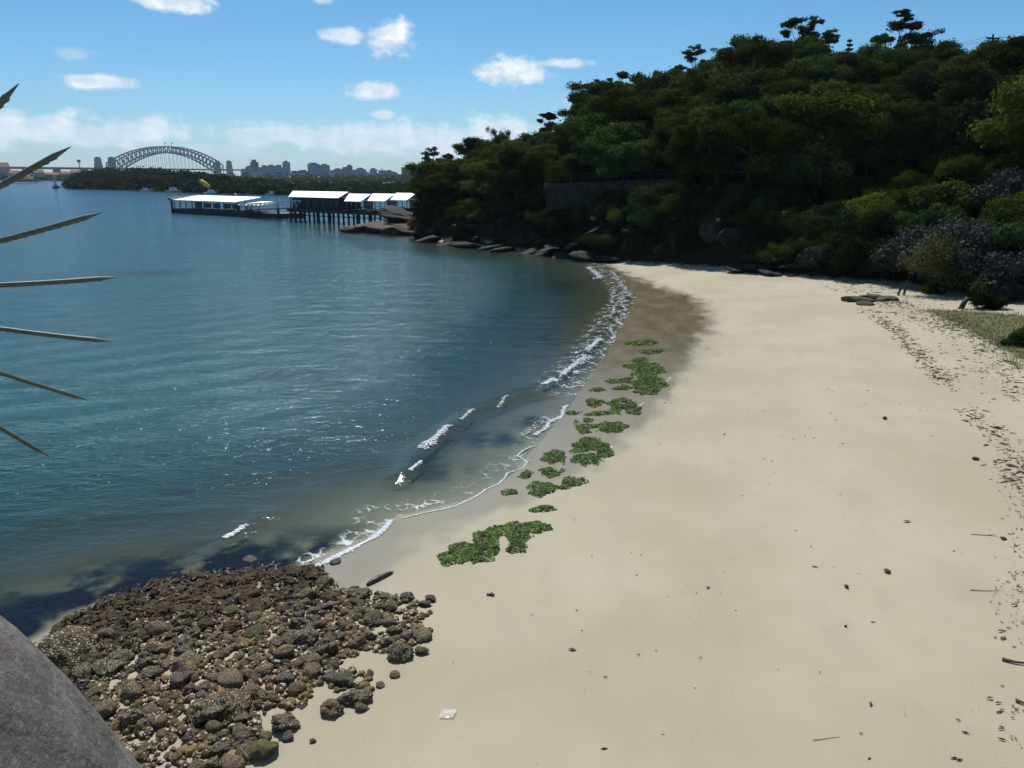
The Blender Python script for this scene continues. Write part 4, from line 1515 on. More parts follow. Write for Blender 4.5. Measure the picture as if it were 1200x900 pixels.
def weed_patch(lobes, label, group=None, cat='seaweed'):
    """lobes: pixel ellipses (cx, cy, rx, ry) lying on the sand"""
    r = np.random.default_rng(int(lobes[0][0] * 7 + lobes[0][1]))
    P_all, n_all = [], 0
    c0 = drop(lobes[0][0], lobes[0][1], .2)
    Vs, Ts = [], []
    for cx, cy, rx, ry in lobes:
        c = drop(cx, cy, .2)
        ex = (gp(cx + rx, cy, c.z) - gp(cx, cy, c.z)).length
        ey = (gp(cx, cy - ry, c.z) - gp(cx, cy + ry, c.z)).length / 2
        size = .034 + .0009 * c.y
        n = int(np.clip(ex * ey * 3.14 / (size * size) * 2.2, 50, 4200))
        th = r.uniform(0, 6.28, n)
        q = np.sqrt(r.random(n)) * (1 + .16 * np.sin(th * 3 + r.uniform(0, 6)) + .12 * np.sin(th * 7 + r.uniform(0, 6)))
        x, y = c.x + np.cos(th) * q * ex, c.y + np.sin(th) * q * ey
        keep_ = np.array([mnoise.noise(Vector((a * 2.2, b * 1.4, 1))) for a, b in zip(x, y)]) > -.22 - .3 * (1 - q)
        x, y, q = x[keep_], y[keep_], q[keep_]
        n = len(x)
        z = H(np.column_stack([x, y])) + .012 + .06 * np.clip(1 - q, 0, 1) * r.uniform(.3, 1, n)
        nr = r.normal(0, .3, (n, 3)) + np.array([0, 0, 1.0])
        nr /= np.linalg.norm(nr, axis=1)[:, None]
        t1 = np.cross(nr, r.normal(size=(n, 3)))
        t1 /= np.linalg.norm(t1, axis=1)[:, None]
        t2 = np.cross(nr, t1)
        s_ = size * r.uniform(.45, 1.15, n)[:, None]
        p0 = np.column_stack([x, y, z + .02])
        quad = np.stack([p0 - t1 * s_ * .9 - t2 * s_ * .35, p0 + t2 * s_ * .65 - t1 * s_ * .2, p0 + t1 * s_ + t2 * s_ * .2, p0 - t2 * s_ * .6 + t1 * s_ * .2], 1)
        Vs.append(quad.reshape(-1, 3))
        clump = np.array([mnoise.noise(Vector((a * 3.1, b * 2.4, 8))) for a, b in zip(x, y)])
        Ts.append(np.repeat(np.clip(.42 + clump * .5 + r.normal(0, .2, n), 0, 1), 4))
    V = np.concatenate(Vs)
    z_floor = np.repeat(H(V.reshape(-1, 4, 3).mean(1)[:, :2]), 4) + .004
    V[:, 2] = np.maximum(V[:, 2], z_floor)
    me = mesh_np('seaweed_patch', V - np.array(c0), np.arange(len(V)).reshape(-1, 4), WEED)
    set_attr(me, 'tint', np.concatenate(Ts))
    o = obj('seaweed_patch', me)
    o.location = c0
    return tag(o, label, cat, group)


weed_patch([(545, 650, 30, 15), (575, 636, 26, 15), (597, 625, 30, 14), (628, 619, 17, 8), (602, 641, 17, 8)], 'largest green seaweed patch, long and lobed, nearest the stone patch')
weed_patch([(636, 597, 15, 4)], 'thin sliver of seaweed just above the largest patch')
weed_patch([(635, 573, 18, 9)], 'round leafy seaweed patch second above the largest one')
weed_patch([(671, 565, 16, 6), (664, 572, 9, 4)], 'small two-lobed seaweed patch right of the round leafy one')
weed_patch([(597, 577, 14, 3.5)], 'thin ragged seaweed strip beside the thin foam edge')
weed_patch([(647, 553, 14, 6)], 'brownish small seaweed patch above the round leafy one')
weed_patch([(618, 557, 10, 4.5)], 'sparse olive seaweed scrap left of the brownish small patch')
weed_patch([(691, 523, 22, 10), (688, 538, 18, 8), (708, 530, 9, 10)], 'thick square dark green seaweed mat midway along the row')
weed_patch([(650, 536, 14, 9)], 'seaweed patch joined to the left side of the thick square mat')
weed_patch([(687, 502, 13, 6)], 'seaweed patch just above the thick square mat')
weed_patch([(717, 501, 18, 7)], 'flat seaweed patch right of the one above the square mat')
weed_patch([(733, 479, 19, 8), (728, 472, 15, 5)], 'oval thick seaweed patch under the longest upper mat')
weed_patch([(697, 472, 11, 5)], 'small seaweed tuft left of the oval thick patch')
weed_patch([(701, 485, 15, 2.5)], 'flat seaweed streak left of the oval thick patch')
weed_patch([(684, 493, 11, 2.8)], 'short brown-green streak beneath the flat streak')
weed_patch([(755, 447, 26, 11), (762, 433, 18, 7), (750, 430, 16, 6), (758, 458, 17, 5)], 'longest dense seaweed mat at the upper end of the row')
weed_patch([(752, 402, 20, 3.2)], 'farthest thin seaweed band near the bubbling foam')
weed_patch([(764, 412, 15, 2.8)], 'second thin seaweed band from the far end')
weed_patch([(750, 422, 10, 2.5)], 'short seaweed scrap between the thin bands and the longest mat')
weed_patch([(718, 447, 10, 2.5)], 'small seaweed scrap left of the longest mat')
weed_patch([(729, 455, 10, 2.2)], 'little seaweed strip touching the lower left of the longest mat')
weed_patch([(700, 457, 9, 2.2)], 'faint seaweed strip farther left of the longest mat toward the water')
weed_patch([(672, 484, 9, 2.2)], 'faint dark weed strip nearest the water by the second foam crest')

# ------------------------------------------------------------------ foam
FOAM, _t, _p = material('foam')
_d, _r = _t.node('ShaderNodeBsdfDiffuse'), _t.node('ShaderNodeBsdfTranslucent')
_t.put(_d.inputs[0], (.92, .93, .93))
_t.put(_r.inputs[0], (.92, .93, .93))
_t.l.new(_t.shader_mix(.3, _d.outputs[0], _r.outputs[0]), _t.n['Material Output'].inputs[0])
_t.n.remove(_p)


def foam_strip(px, width, n, size, label, hmul=1.0, wob=.4, zbase=None):
    r = np.random.default_rng(int(px[0][0]))
    L = [gp(x, y, .08) for x, y in px]
    seg = [(b - a).length for a, b in zip(L[:-1], L[1:])]
    tot = sum(seg)
    V0, F0 = ico(1)
    vs, fs, cs = [], [], []
    for i in range(n):
        s_ = r.random() * tot
        k = 0
        while s_ > seg[k] and k < len(seg) - 1:
            s_ -= seg[k]; k += 1
        c = L[k].lerp(L[k + 1], s_ / seg[k])
        t = sum(seg[:k]) + s_
        d = (L[k + 1] - L[k]).normalized()
        nrm = Vector((-d.y, d.x, 0))
        w = width * (.35 + .9 * max(0, mnoise.noise(Vector((t * 1.1, px[0][1], 0))) + .35))
        c = c + nrm * (mnoise.noise(Vector((t * .8, 3, px[0][0]))) * wob + r.normal() * w * .5)
        sz = size * r.uniform(.4, 1.4)
        cs.append((c.x, c.y, max(0.0, r.normal() * .3 + .6) * w))
        vs.append(V0 * (1 + r.normal(0, .18, (len(V0), 1))) * np.array([sz * 1.3, sz * 1.3, sz * .28]))
        fs.append(F0 + i * len(V0))
    cs = np.array(cs)
    zt = np.maximum(H(cs[:, :2]), 0.0) + .012 + cs[:, 2] * .16 * hmul * r.random(len(cs))
    ccc = np.column_stack([cs[:, :2], zt])
    V = np.concatenate(vs) + np.repeat(ccc, len(V0), axis=0)
    if zbase is not None:
        for c, a, w in zip(CREST, (.06, .17, .15), (.45, .5, .7)):
            d = poly_dist(V[:, :2], c)
            V[:, 2] += a * np.exp(-(d / w) ** 2)
    o = obj('foam', mesh_np('foam', V, np.concatenate(fs), FOAM, True))
    return tag(o, label, 'foam', kind='stuff')


foam_strip([(264, 630), (275, 623), (287, 615)], .16, 180, .045, 'white breaking crest alone off the stone patch', 1.2, .1, 1)
foam_strip([(494, 528), (505, 519), (515, 512), (525, 501)], .24, 800, .042, 'largest white breaking crest in the middle of the bay edge', 1.8, .12, 1)
foam_strip([(481, 553), (488, 546), (494, 541)], .10, 120, .035, 'thin white crest left of the largest breaking crest', 1, .1, 1)
foam_strip([(540, 494), (547, 488), (554, 482)], .12, 90, .035, 'small sparkling crest right of the largest breaking crest', 1, .12, 1)
foam_strip([(584, 477), (589, 471), (594, 465)], .12, 70, .035, 'small sparkling crest farther along toward the second breaker', 1, .12, 1)
foam_strip([(637, 452), (644, 449), (651, 446)], .30, 330, .065, 'short white breaker apart from the long far one', 1.3, .1, 1)
foam_strip([(660, 441), (668, 433), (676, 427), (686, 420)], .26, 480, .055, 'white breaker curving toward the upper beach', 1.3, .15, 1)
foam_strip([(688, 412), (696, 405), (702, 398)], .24, 320, .055, 'white breaker joining the far foaming edge', 1.2, .2, 1)
foam_strip([(708, 402), (722, 396), (714, 386), (726, 378), (732, 362), (728, 352), (738, 345), (728, 332), (722, 322), (716, 316)], .26, 620, .05, 'ragged white foam along the far end of the bay', .7, .5, 1)
foam_strip([(716, 372), (722, 356), (716, 346), (722, 338)], .2, 170, .05, 'inner loop of foam on the far end of the bay', .7, .4, 1)
foam_strip([(690, 312), (697, 318), (704, 326)], .5, 300, .08, 'white foam patch near the shaded rocks', .8, .5, 1)
foam_strip([(356, 672), (385, 655), (410, 643), (436, 629), (459, 607)], .16, 1800, .022, 'bright foam edge where the wave reaches the near sand', .35, .10)
foam_strip([(470, 606), (500, 599), (535, 592), (556, 580), (566, 572), (584, 566), (596, 552), (612, 548), (618, 540), (606, 532), (614, 526), (628, 520)], .045, 1100, .020, 'thin winding foam line at the end of the last wave', .3, .12)
foam_strip([(628, 508), (642, 497), (655, 488), (664, 473)], .16, 420, .035, 'thin foam run climbing toward the second breaker', .5, .25)
foam_strip([(612, 508), (625, 500), (640, 486)], .35, 90, .028, 'scattered foam flecks outside the thin foam run', .3, .5)
foam_strip([(700, 546), (712, 538), (716, 528)], .05, 160, .022, 'pale rim of foam beside the square seaweed mat', .3, .1)
foam_strip([(742, 484), (755, 478)], .05, 70, .025, 'pale rim of foam right of the oval seaweed patch', .3, .1)
foam_strip([(768, 462), (778, 455), (786, 448)], .07, 90, .03, 'pale rim of foam right of the longest seaweed mat', .3, .1)

# ------------------------------------------------------------------ wrack and litter on the sand
WRACK = plain('wrack', (.105, .078, .050), .8, var=.3, scale=4)
SHELL = plain('shell_white', (.62, .60, .55), .5, var=.05)


def litter(lines, n, label, mat, size, spread, zmax=None):
    r = np.random.default_rng(n)
    L = [[drop(x, y, 1.6) for x, y in ln] for ln in lines]
    segs = [(a, b) for ln in L for a, b in zip(ln[:-1], ln[1:])]
    w = np.array([(b - a).length for a, b in segs])
    w = w / w.sum()
    mb = MB()
    C, A = [], []
    for i in range(n):
        a, b = segs[r.choice(len(segs), p=w)]
        t = r.random()
        c = a.lerp(b, t)
        den = mnoise.noise(Vector((c.x * .35, c.y * .35, 2)))
        if r.random() > .55 + den: continue
        sp_ = spread * (1 + .6 * abs(den))
        C.append((c.x + r.normal() * sp_, c.y + r.normal() * sp_))
    Z = H(np.array(C))
    for (x, y), z in zip(C, Z):
        a = r.normal(-.15, .7)
        l = size * r.lognormal(0, .55)
        d = Vector((math.cos(a), math.sin(a), r.normal() * .12)) * l
        bend = Vector((-d.y, d.x, .15 * l)) * r.normal() * .25
        c = Vector((x, y, z + .02))
        if r.random() < .6:
            mb.tube([c - d, c + bend, c + d], [.006 + .06 * l, .008 + .09 * l, .004], 4, False)
        else:
            nn = Vector((-d.y, d.x, 0)) * r.uniform(.25, .6)
            mb.add([c - d, c + nn + Vector((0, 0, .02)), c + d * .9, c - nn * .7 + Vector((0, 0, .03))], [(0, 1, 2, 3)])
    o = mb.build('wrack', mat)
    return tag(o, label, 'wrack', kind='stuff')


line1 = [(1012, 362), (1040, 378), (1060, 396), (1075, 414), (1092, 432), (1112, 452), (1126, 468), (1142, 486), (1158, 502), (1175, 520), (1192, 545), (1206, 570)]
line2 = [(1050, 352), (1072, 366), (1090, 376), (1110, 392), (1130, 404), (1152, 422), (1178, 446), (1204, 466)]
line3 = [(1110, 370), (1135, 384), (1160, 398), (1185, 418), (1210, 436)]
line4 = [(1205, 560), (1200, 600), (1196, 640), (1199, 690), (1192, 740), (1196, 800), (1188, 860)]
litter([line1], 1700, 'dark line of wrack twigs and leaves across the upper sand', WRACK, .058, .26)
litter([line2, line3], 3600, 'scattered leaf litter and twigs over the trampled sand by the grass', WRACK, .058, .75)
litter([[(1000, 335), (1020, 330), (1050, 338), (1040, 346)], [(985, 332), (1040, 360)]], 420, 'dry litter near the stump posts at the back of the beach', WRACK, .10, .9)
litter([line4], 700, 'dark twigs and shell bits along the right edge of the near sand', WRACK, .030, .25)
litter([[(900, 480), (1000, 560), (1050, 700), (1080, 850)], [(700, 640), (900, 760), (980, 880)], [(560, 700), (620, 760), (700, 690)], [(900, 400), (960, 430), (1080, 520)], [(820, 335), (880, 360), (960, 350)]],
       330, 'sparse crumbs of dark leaf and twig over the open sand', WRACK, .028, 1.6)
litter([[(640, 560), (760, 440), (810, 390)], [(760, 350), (800, 380), (780, 420)]], 260, 'bits of weed and shell on the wet brown sand', plain('wet_bits', (.16, .13, .09), .6, var=.4, scale=9), .035, 1.6)
litter([[(720, 820), (900, 620), (1000, 500)], [(1150, 560), (1180, 760), (1190, 880)], [(420, 820), (560, 860), (760, 880)]], 80, 'tiny white shell bits scattered on the open sand', SHELL, .018, 1.4)
litter([[(780, 350), (840, 335), (800, 330)], [(760, 380), (800, 400)]], 60, 'pale shells on the far brown wet sand', SHELL, .05, 1.2)


def twig(pts_px, rad, label, cat='twig', name='twig', forks=()):
    mb = MB()
    P = [drop(x, y, 1.0) + Vector((0, 0, rad + .005)) for x, y in pts_px]
    n = len(P)
    mb.tube(P, [rad * (1 - .6 * i / max(n - 1, 1)) for i in range(n)], 6)
    for f in forks:
        Q = [drop(x, y, 1.0) + Vector((0, 0, rad + .01)) for x, y in f]
        mb.tube(Q, [rad * .7] + [rad * .3] * (len(Q) - 1), 5)
    return tag(mb.build(name, WRACK, smooth=True), label, cat)


twig([(1137, 692), (1155, 693), (1173, 692)], .010, 'thin crossed twig lying on the open sand near the right edge', forks=([(1166, 687), (1168, 693), (1163, 700)],))
twig([(1174, 774), (1190, 778), (1210, 780)], .035, 'thick dark driftwood stick cut by the right edge', 'driftwood', 'driftwood')
twig([(1190, 822), (1200, 826), (1214, 836)], .03, 'short dark driftwood piece below the thick stick at the right edge', 'driftwood', 'driftwood')
twig([(953, 868), (968, 866), (984, 864)], .006, 'hair-thin pale twig low on the near sand')
twig([(1138, 627), (1158, 628), (1167, 629)], .012, 'dark wisp of weed pointing at a small clump near the right edge', forks=([(1158, 628), (1166, 627), (1170, 631)],))
for px, py, s_, lab in ((1040, 671, .075, 'dark upright clod alone on the open sand'), (992, 688, .055, 'flat black mussel shell left of the dark upright clod'),
                        (1175, 632, .07, 'small dark clump at the end of the weed wisp'), (1143, 539, .10, 'dark reddish clod beside the wrack line'),
                        (1037, 491, .10, 'small dark clod with a tail on the middle sand'), (991, 734, .03, 'tiny black pebble below the mussel shell')):
    p = drop(px, py, 1.2)
    o = place_rock('dark', p.x, p.y, s_, lab, None, 'clod', sink=.1)
    o['category'] = 'clod'
for px, py, a, lab in ((1131, 859, -.4, 'slim dark shell lowest right on the near sand'), (1174, 867, -.5, 'slim dark pod near the right edge above the paired pods'), (1118, 889, .1, 'left one of the paired dark seed pods at the bottom'), (1124, 891, .1, 'right one of the paired dark seed pods at the bottom'), (708, 878, .05, 'small black pod alone on the near sand at the bottom')):
    p = drop(px, py, 1.0)
    d = Vector((math.cos(a), math.sin(a), 0)) * .06
    tag(MB().tube([p - d + Vector((0, 0, .015)), p + Vector((0, 0, .02)), p + d + Vector((0, 0, .015))], [.004, .018, .004], 7).build('seed_pod', WRACK, smooth=True), lab, 'seed pod')
p = drop(575, 698, .6)
mb = MB()
for i in range(7):
    a = rng.uniform(0, 6.28)
    d = Vector((math.cos(a) * .10, math.sin(a) * .12, .03))
    mb.tube([p + Vector((0, 0, .015)), p + d * .6 + Vector((0, 0, .03)), p + d], [.022, .018, .006], 5)
tag(mb.build('weed_scrap', plain('black_weed', (.018, .020, .026), .4), smooth=True), 'dark bluish-black scrap of weed below the largest seaweed patch', 'seaweed')
# clear plastic scrap
p = drop(525, 838, .6)
m, t, pp = material('clear_plastic')
pp.inputs['Base Color'].default_value = (.75, .76, .74, 1)
pp.inputs['Roughness'].default_value = .15
pp.inputs['Alpha'].default_value = .45
mb = MB()
g = []
for iy in range(6):
    for ix in range(8):
        u, v = ix / 7 - .5, iy / 5 - .5
        g.append((p.x + u * .26 + v * .05, p.y + v * .22, p.z + .035 + .03 * mnoise.noise(Vector((u * 5, v * 6, 3))) + .02 * (abs(u) > .4)))
mb.add(g, [(iy * 8 + ix, iy * 8 + ix + 1, iy * 8 + ix + 9, iy * 8 + ix + 8) for iy in range(5) for ix in range(7)])
tag(mb.build('plastic_scrap', m, smooth=True), 'crumpled scrap of clear plastic on the sand below the stones', 'plastic scrap')

# stump posts, leaning log, grass
t0 = drop(1057, 346, 1.9)
for dx, h, lean, lab in ((-.35, .95, .35, 'left leaning weathered stump post at the back of the sand'), (.1, 1.15, .2, 'right and taller weathered stump post at the back of the sand')):
    mb = MB()
    mb.tube([t0 + Vector((dx, 0, -.3)), t0 + Vector((dx + lean * .5, 0, h * .55)), t0 + Vector((dx + lean, .05, h))], [.09, .08, .05], 7)
    mb.tube([t0 + Vector((dx + lean * .5, 0, h * .5)), t0 + Vector((dx + lean * .5 + .22, .05, h * .8))], [.04, .02], 5)
    tag(mb.build('stump_post', BARK), lab, 'stump')
p = drop(1129, 362, 2.0)
mb = MB()
mb.tube([p + Vector((-.25, 0, -.2)), p + Vector((0, .1, .3)), p + Vector((.28, .2, .72))], [.17, .17, .14], 9)
tag(mb.build('log', BARK, smooth=True), 'short log leaning at the tip of the grass', 'log')
gv, gt = [], []
gmin, gmax = GRP.min(0), np.minimum(GRP.max(0), [60, 60])
q = rng.uniform(gmin, gmax, (26000, 2))
q = q[sdist(q, GRP) > -.5 + 1.3 * np.array([mnoise.noise(Vector((a * .9, b * .9, 0))) for a, b in q])]
q = q[(q[:, 0] < 42)][:9000]
gz = H(q)
n = len(q)
h_ = rng.uniform(.06, .20, n)
a_ = rng.uniform(0, 6.28, n)
w_ = rng.uniform(.012, .03, n)
ln = rng.normal(0, .08, (n, 2))
base = np.column_stack([q, gz - .01])
sx = np.column_stack([np.cos(a_) * w_, np.sin(a_) * w_, np.zeros(n)])
top = base + np.column_stack([ln, h_])
V = np.stack([base - sx, base + sx, top + sx * .3, top - sx * .3], 1).reshape(-1, 3)
me = mesh_np('grass', V, np.arange(4 * n).reshape(-1, 4), LEAF['lawn'])
set_attr(me, 'tint', np.repeat(rng.random(n), 4))
tag(obj('grass', me), 'short dry green grass at the top of the beach on the right', 'grass', kind='stuff')

# ------------------------------------------------------------------ pier
DARKWOOD = plain('pier_timber', (.035, .034, .036), .8, var=.25, scale=2)
GREYWOOD = plain('pier_wall', (.070, .064, .060), .8, var=.2, scale=2)
ROOFW = plain('roof_white', (.86, .87, .88), .46, .7, var=.02, spec=.5)
ROOFM = plain('roof_metal', (.62, .64, .66), .30, .0, var=.04)
WHITEP = plain('white_paint', (.75, .76, .77), .5, var=.03)
PANEL = plain('pale_screen', (.42, .45, .48), .5, var=.08)
GLASSD = plain('dark_glass', (.05, .06, .075), .15, var=.1)

PA = Vector((-93, 205.0, 0))
A = gp(203, 249.2, 0)
B = gp(330, 256.4, 0)
Wd = at(480, 262, 160)
Wd.z = 0


def frame_of(a, b):
    d = (b - a)
    L = d.length
    d.normalize()
    return d, Vector((-d.y, d.x, 0)), L, math.atan2(d.y, d.x)


d, nrm, L, rz = frame_of(A, B)
pon = thing('pontoon', 'long low dark pontoon with a white roof at the seaward end of the pier', 'pontoon', A, rz)
DEP = 7.0
MB().box((L * .5, DEP / 2, .35), (L, DEP, 1.3)).build('float', DARKWOOD, pon)
MB().box((L * .5, DEP / 2, 1.08), (L + .3, DEP + .3, .12)).build('deck', GREYWOOD, pon)
LR = L * .63
for i in range(11):
    x = .4 + i * (LR - .8) / 10
    for yy in (.4, DEP - .4):
        MB().tube([(x, yy, 1.1), (x, yy, 3.5)], .14, 8).build('post', DARKWOOD, pon)
for x in (.15, L * .985):
    MB().tube([(x, -.25, -2.5), (x, -.25, 3.6)], .3, 10).build('pile', DARKWOOD, pon)
mb = MB()
mb.hexa([(1.2, -.4, 3.35), (LR, -.4, 3.35), (LR, DEP + .3, 4.35), (1.2, DEP + .3, 4.35), (1.2, -.4, 3.50), (LR, -.4, 3.50), (LR, DEP + .3, 4.55), (1.2, DEP + .3, 4.55)])
mb.build('roof', ROOFW, pon)
mb = MB()
mb.hexa([(-1.0, -.5, 3.2), (1.1, -.5, 3.35), (1.1, DEP, 4.3), (-1.0, DEP, 4.0), (-1.0, -.5, 4.1), (1.1, -.5, 3.55), (1.1, DEP, 4.5), (-1.0, DEP, 4.6)])
mb.build('gable_end', GREYWOOD, pon)
MB().box((LR * .5, -.35, 3.2), (LR, .08, .16)).build('fascia', PANEL, pon)
MB().box((LR * .5, .25, 1.75), (LR - 1, .05, .08)).build('rail', PANEL, pon)
MB().box((LR * .5, .25, 2.3), (LR - 1, .05, .08)).build('rail', PANEL, pon)
mb = MB()
for i in range(6):
    mb.box((3 + i * LR / 6.5, DEP - 1.2, 1.9), (rng.uniform(1.2, 2.8), .8, rng.uniform(.9, 1.6)))
mb.build('stored_gear', GREYWOOD, pon)
MB().hexa([(LR + .3, 0, 2.7), (L * .82, 0, 2.7), (L * .82, DEP, 3.3), (LR + .3, DEP, 3.3), (LR + .3, 0, 2.85), (L * .82, 0, 2.85), (L * .82, DEP, 3.5), (LR + .3, DEP, 3.5)]).build('awning', ROOFW, pon)
for x in (LR + .6, L * .72, L * .8):
    MB().tube([(x, .3, 1.1), (x, .3, 2.8)], .09, 6).build('post', DARKWOOD, pon)
# gangway from the pontoon up to the wharf
gA = A + d * (L * .70) - nrm * 1.2 + Vector((0, 0, 1.6))
gB = at(353, 240, 184)
gB.z = 3.2
gd, gn, gL, grz = frame_of(Vector((gA.x, gA.y, 0)), Vector((gB.x, gB.y, 0)))
gw = thing('gangway', 'sloping white-railed gangway truss linking the pontoon to the wharf', 'gangway', gA, grz)
rise = gB.z - gA.z
MB().hexa([(0, 0, -.2), (gL, 0, rise - .2), (gL, 1.8, rise - .2), (0, 1.8, -.2), (0, 0, .0), (gL, 0, rise), (gL, 1.8, rise), (0, 1.8, .0)]).build('walkway', DARKWOOD, gw)
for yy in (0.0, 1.8):
    mb = MB()
    mb.bar((0, yy, 1.4), (gL, yy, rise + 1.4), .22)
    for i in range(13):
        x0, x1 = gL * i / 13, gL * (i + 1) / 13
        mb.bar((x0, yy, rise * i / 13), (x0, yy, rise * i / 13 + 1.4), .15)
        mb.bar((x0, yy, rise * i / 13), (x1, yy, rise * (i + 1) / 13 + 1.4), .13)
    mb.build('truss_side', WHITEP, gw)

WA = at(338, 258, 187)
WA.z = 0
WB = Wd
d2, n2, L2, rz2 = frame_of(WA, WB)
wh = thing('wharf', 'dark timber wharf deck on a row of piles', 'wharf', WA, rz2)
WW = 7.5
MB().box((L2 / 2 + 2, WW / 2, 2.75), (L2 + 4, WW, .35)).build('deck', DARKWOOD, wh)
MB().box((L2 / 2 + 2, -.1, 2.5), (L2 + 4, .25, .7)).build('edge_beam', DARKWOOD, wh)
for i in range(24):
    x = .6 + i * (L2 - 1.2) / 23
    MB().tube([(x, .3, -3.5), (x, .3, 2.6)], rng.uniform(.19, .26), 9).build('pile', DARKWOOD, wh)
for i in range(9):
    x = 1.5 + i * (L2 - 2) / 8
    MB().tube([(x, WW - .5, -3.5), (x, WW - .5, 2.6)], .22, 8).build('pile', DARKWOOD, wh)
MB().box((L2 / 2, .3, 1.45), (L2 - 2, .12, .16)).build('brace', DARKWOOD, wh)
for x0 in (1.0, 4.0):
    MB().bar((x0, .3, 2.4), (x0 + 2.2, .3, -.8), .2).build('brace', DARKWOOD, wh)
mb = MB()
for i in range(26):
    mb.bar((1 + i * (L2 - 2) / 25, 0, 2.9), (1 + i * (L2 - 2) / 25, 0, 3.9), .07)
mb.bar((1, 0, 3.9), (L2 - 1, 0, 3.9), .07)
mb.bar((1, 0, 3.4), (L2 - 1, 0, 3.4), .05)
mb.build('railing', DARKWOOD, wh)


def px_t(px, a=WA, dd=d2):
    """distance along the wharf axis at which a pixel column crosses it"""
    v = px_dir(px, 240)
    # solve a + dd*t parallel to v in xy
    return (a.y * v.x - a.x * v.y) / (dd.x * v.y - dd.y * v.x)


def shelter(px0, px1, pb0, zt, zb, label, walls=None, hip=1.0, posts=3, nm='wharf_shelter', right_hip=.2):
    """building on the wharf: roof plane falling toward the beach, top edge px0..px1"""
    x0, x1, b0 = px_t(px0), px_t(px1), px_t(pb0)
    s_ = thing(nm, label, 'shelter' if nm == 'wharf_shelter' else 'shed', WA + d2 * x0 + Vector((0, 0, 2.93)), rz2)
    w = x1 - x0
    hb, ht = zb - 2.93, zt - 2.93
    h0 = b0 - x0
    mb = MB()
    f0, f1 = .3, 3.1
    mb.hexa([(h0, f0, hb - .12), (w - right_hip, f0, hb - .12), (w, f1, ht - .12), (0, f1, ht - .12), (h0, f0, hb), (w - right_hip, f0, hb), (w, f1, ht), (0, f1, ht)])
    mb.build('roof', ROOFW, s_)
    mb = MB()
    mb.hexa([(h0, 7.2, hb - .12), (w - right_hip, 7.2, hb - .12), (w, f1 + .02, ht - .12), (0, f1 + .02, ht - .12), (h0, 7.2, hb), (w - right_hip, 7.2, hb), (w, f1 + .02, ht), (0, f1 + .02, ht)])
    mb.build('rear_roof', ROOFM, s_)
    for i in range(posts):
        x = h0 + .3 + i * (w - h0 - .8) / max(posts - 1, 1)
        MB().tube([(x, .7, 0), (x, .7, hb - .1)], .09, 6).build('post', PANEL if walls != 'dark' else DARKWOOD, s_)
    if walls == 'dark':
        MB().box((h0 + (w - h0) / 2, 3.9, (hb - .15) / 2), (w - h0 - .6, 5.6, hb - .2)).build('wall', GREYWOOD, s_)
        for i in range(7):
            MB().box((h0 + 1.2 + i * (w - h0 - 2.4) / 6, 1.06, hb * .55), (1.1, .05, hb * .5)).build('window', GLASSD, s_)
    else:
        MB().box((h0 + (w - h0) * .35, 5.4, hb * .5), ((w - h0) * .55, .08, hb * .9)).build('screen', PANEL, s_)
        MB().box((h0 + (w - h0) * .5, 3.5, .4), ((w - h0) * .8, .5, .12)).build('bench', GREYWOOD, s_)
    return s_


shelter(331, 396, 337, 6.55, 5.35, 'long dark-walled wharf shed under the widest white roof', 'dark', posts=6, nm='wharf_shed')
shelter(396.5, 422.5, 402, 6.2, 4.75, 'open shelter with a glaring white roof next to the wharf shed', posts=4)
shelter(424, 450.5, 429.5, 6.3, 4.95, 'middle open shelter with a glaring white roof on the wharf', posts=4)
shelter(452, 476, 456.5, 6.5, 5.25, 'open shelter with a glaring white roof nearest the headland trees', posts=4)

# wind sock on its pole, navigation light, buoy, boats
b0 = A + d * (L * .20) + nrm * 3 + Vector((0, 0, 1.1))
ws = thing('windsock', 'yellow windsock drooping from a pole on the pontoon', 'windsock', b0)
MB().tube([(0, 0, 0), (0, 0, 7.6)], [.07, .04], 6).build('pole', DARKWOOD, ws)
YEL = plain('yellow_cloth', (.72, .50, .02), .6, var=.06)
MB().tube([(0.0, 0, 7.4), (.35, 0, 7.3), (1.3, -.1, 6.7), (2.3, -.2, 6.0), (2.6, -.2, 5.75)], [.25, .52, .56, .45, .3], 12, False).build('sock', YEL, ws, True)
b0 = A + d * (L * .53) + nrm * 3 + Vector((0, 0, 4.1))
nl = thing('signal_light', 'small pale green signal light on the pontoon roof', 'signal light', b0)
MB().tube([(0, 0, 0), (0, 0, .9)], .05, 6).build('stem', DARKWOOD, nl)
V_, F_3 = ico(2)
obj('lamp', mesh_np('lamp', V_ * .32 + np.array([0, 0, 1.1]), F_3, plain('pale_green', (.55, .70, .50), .4), True), nl)
b0 = gp(324, 252.0, 0)
by = thing('buoy', 'round white buoy floating beside the gangway', 'buoy', b0)
obj('ball', mesh_np('ball', V_ * .55 + np.array([0, 0, .35]), F_3, WHITEP, True), by)
MB().tube([(0, 0, .8), (0, 0, 1.15)], .07, 6).build('ring', DARKWOOD, by)


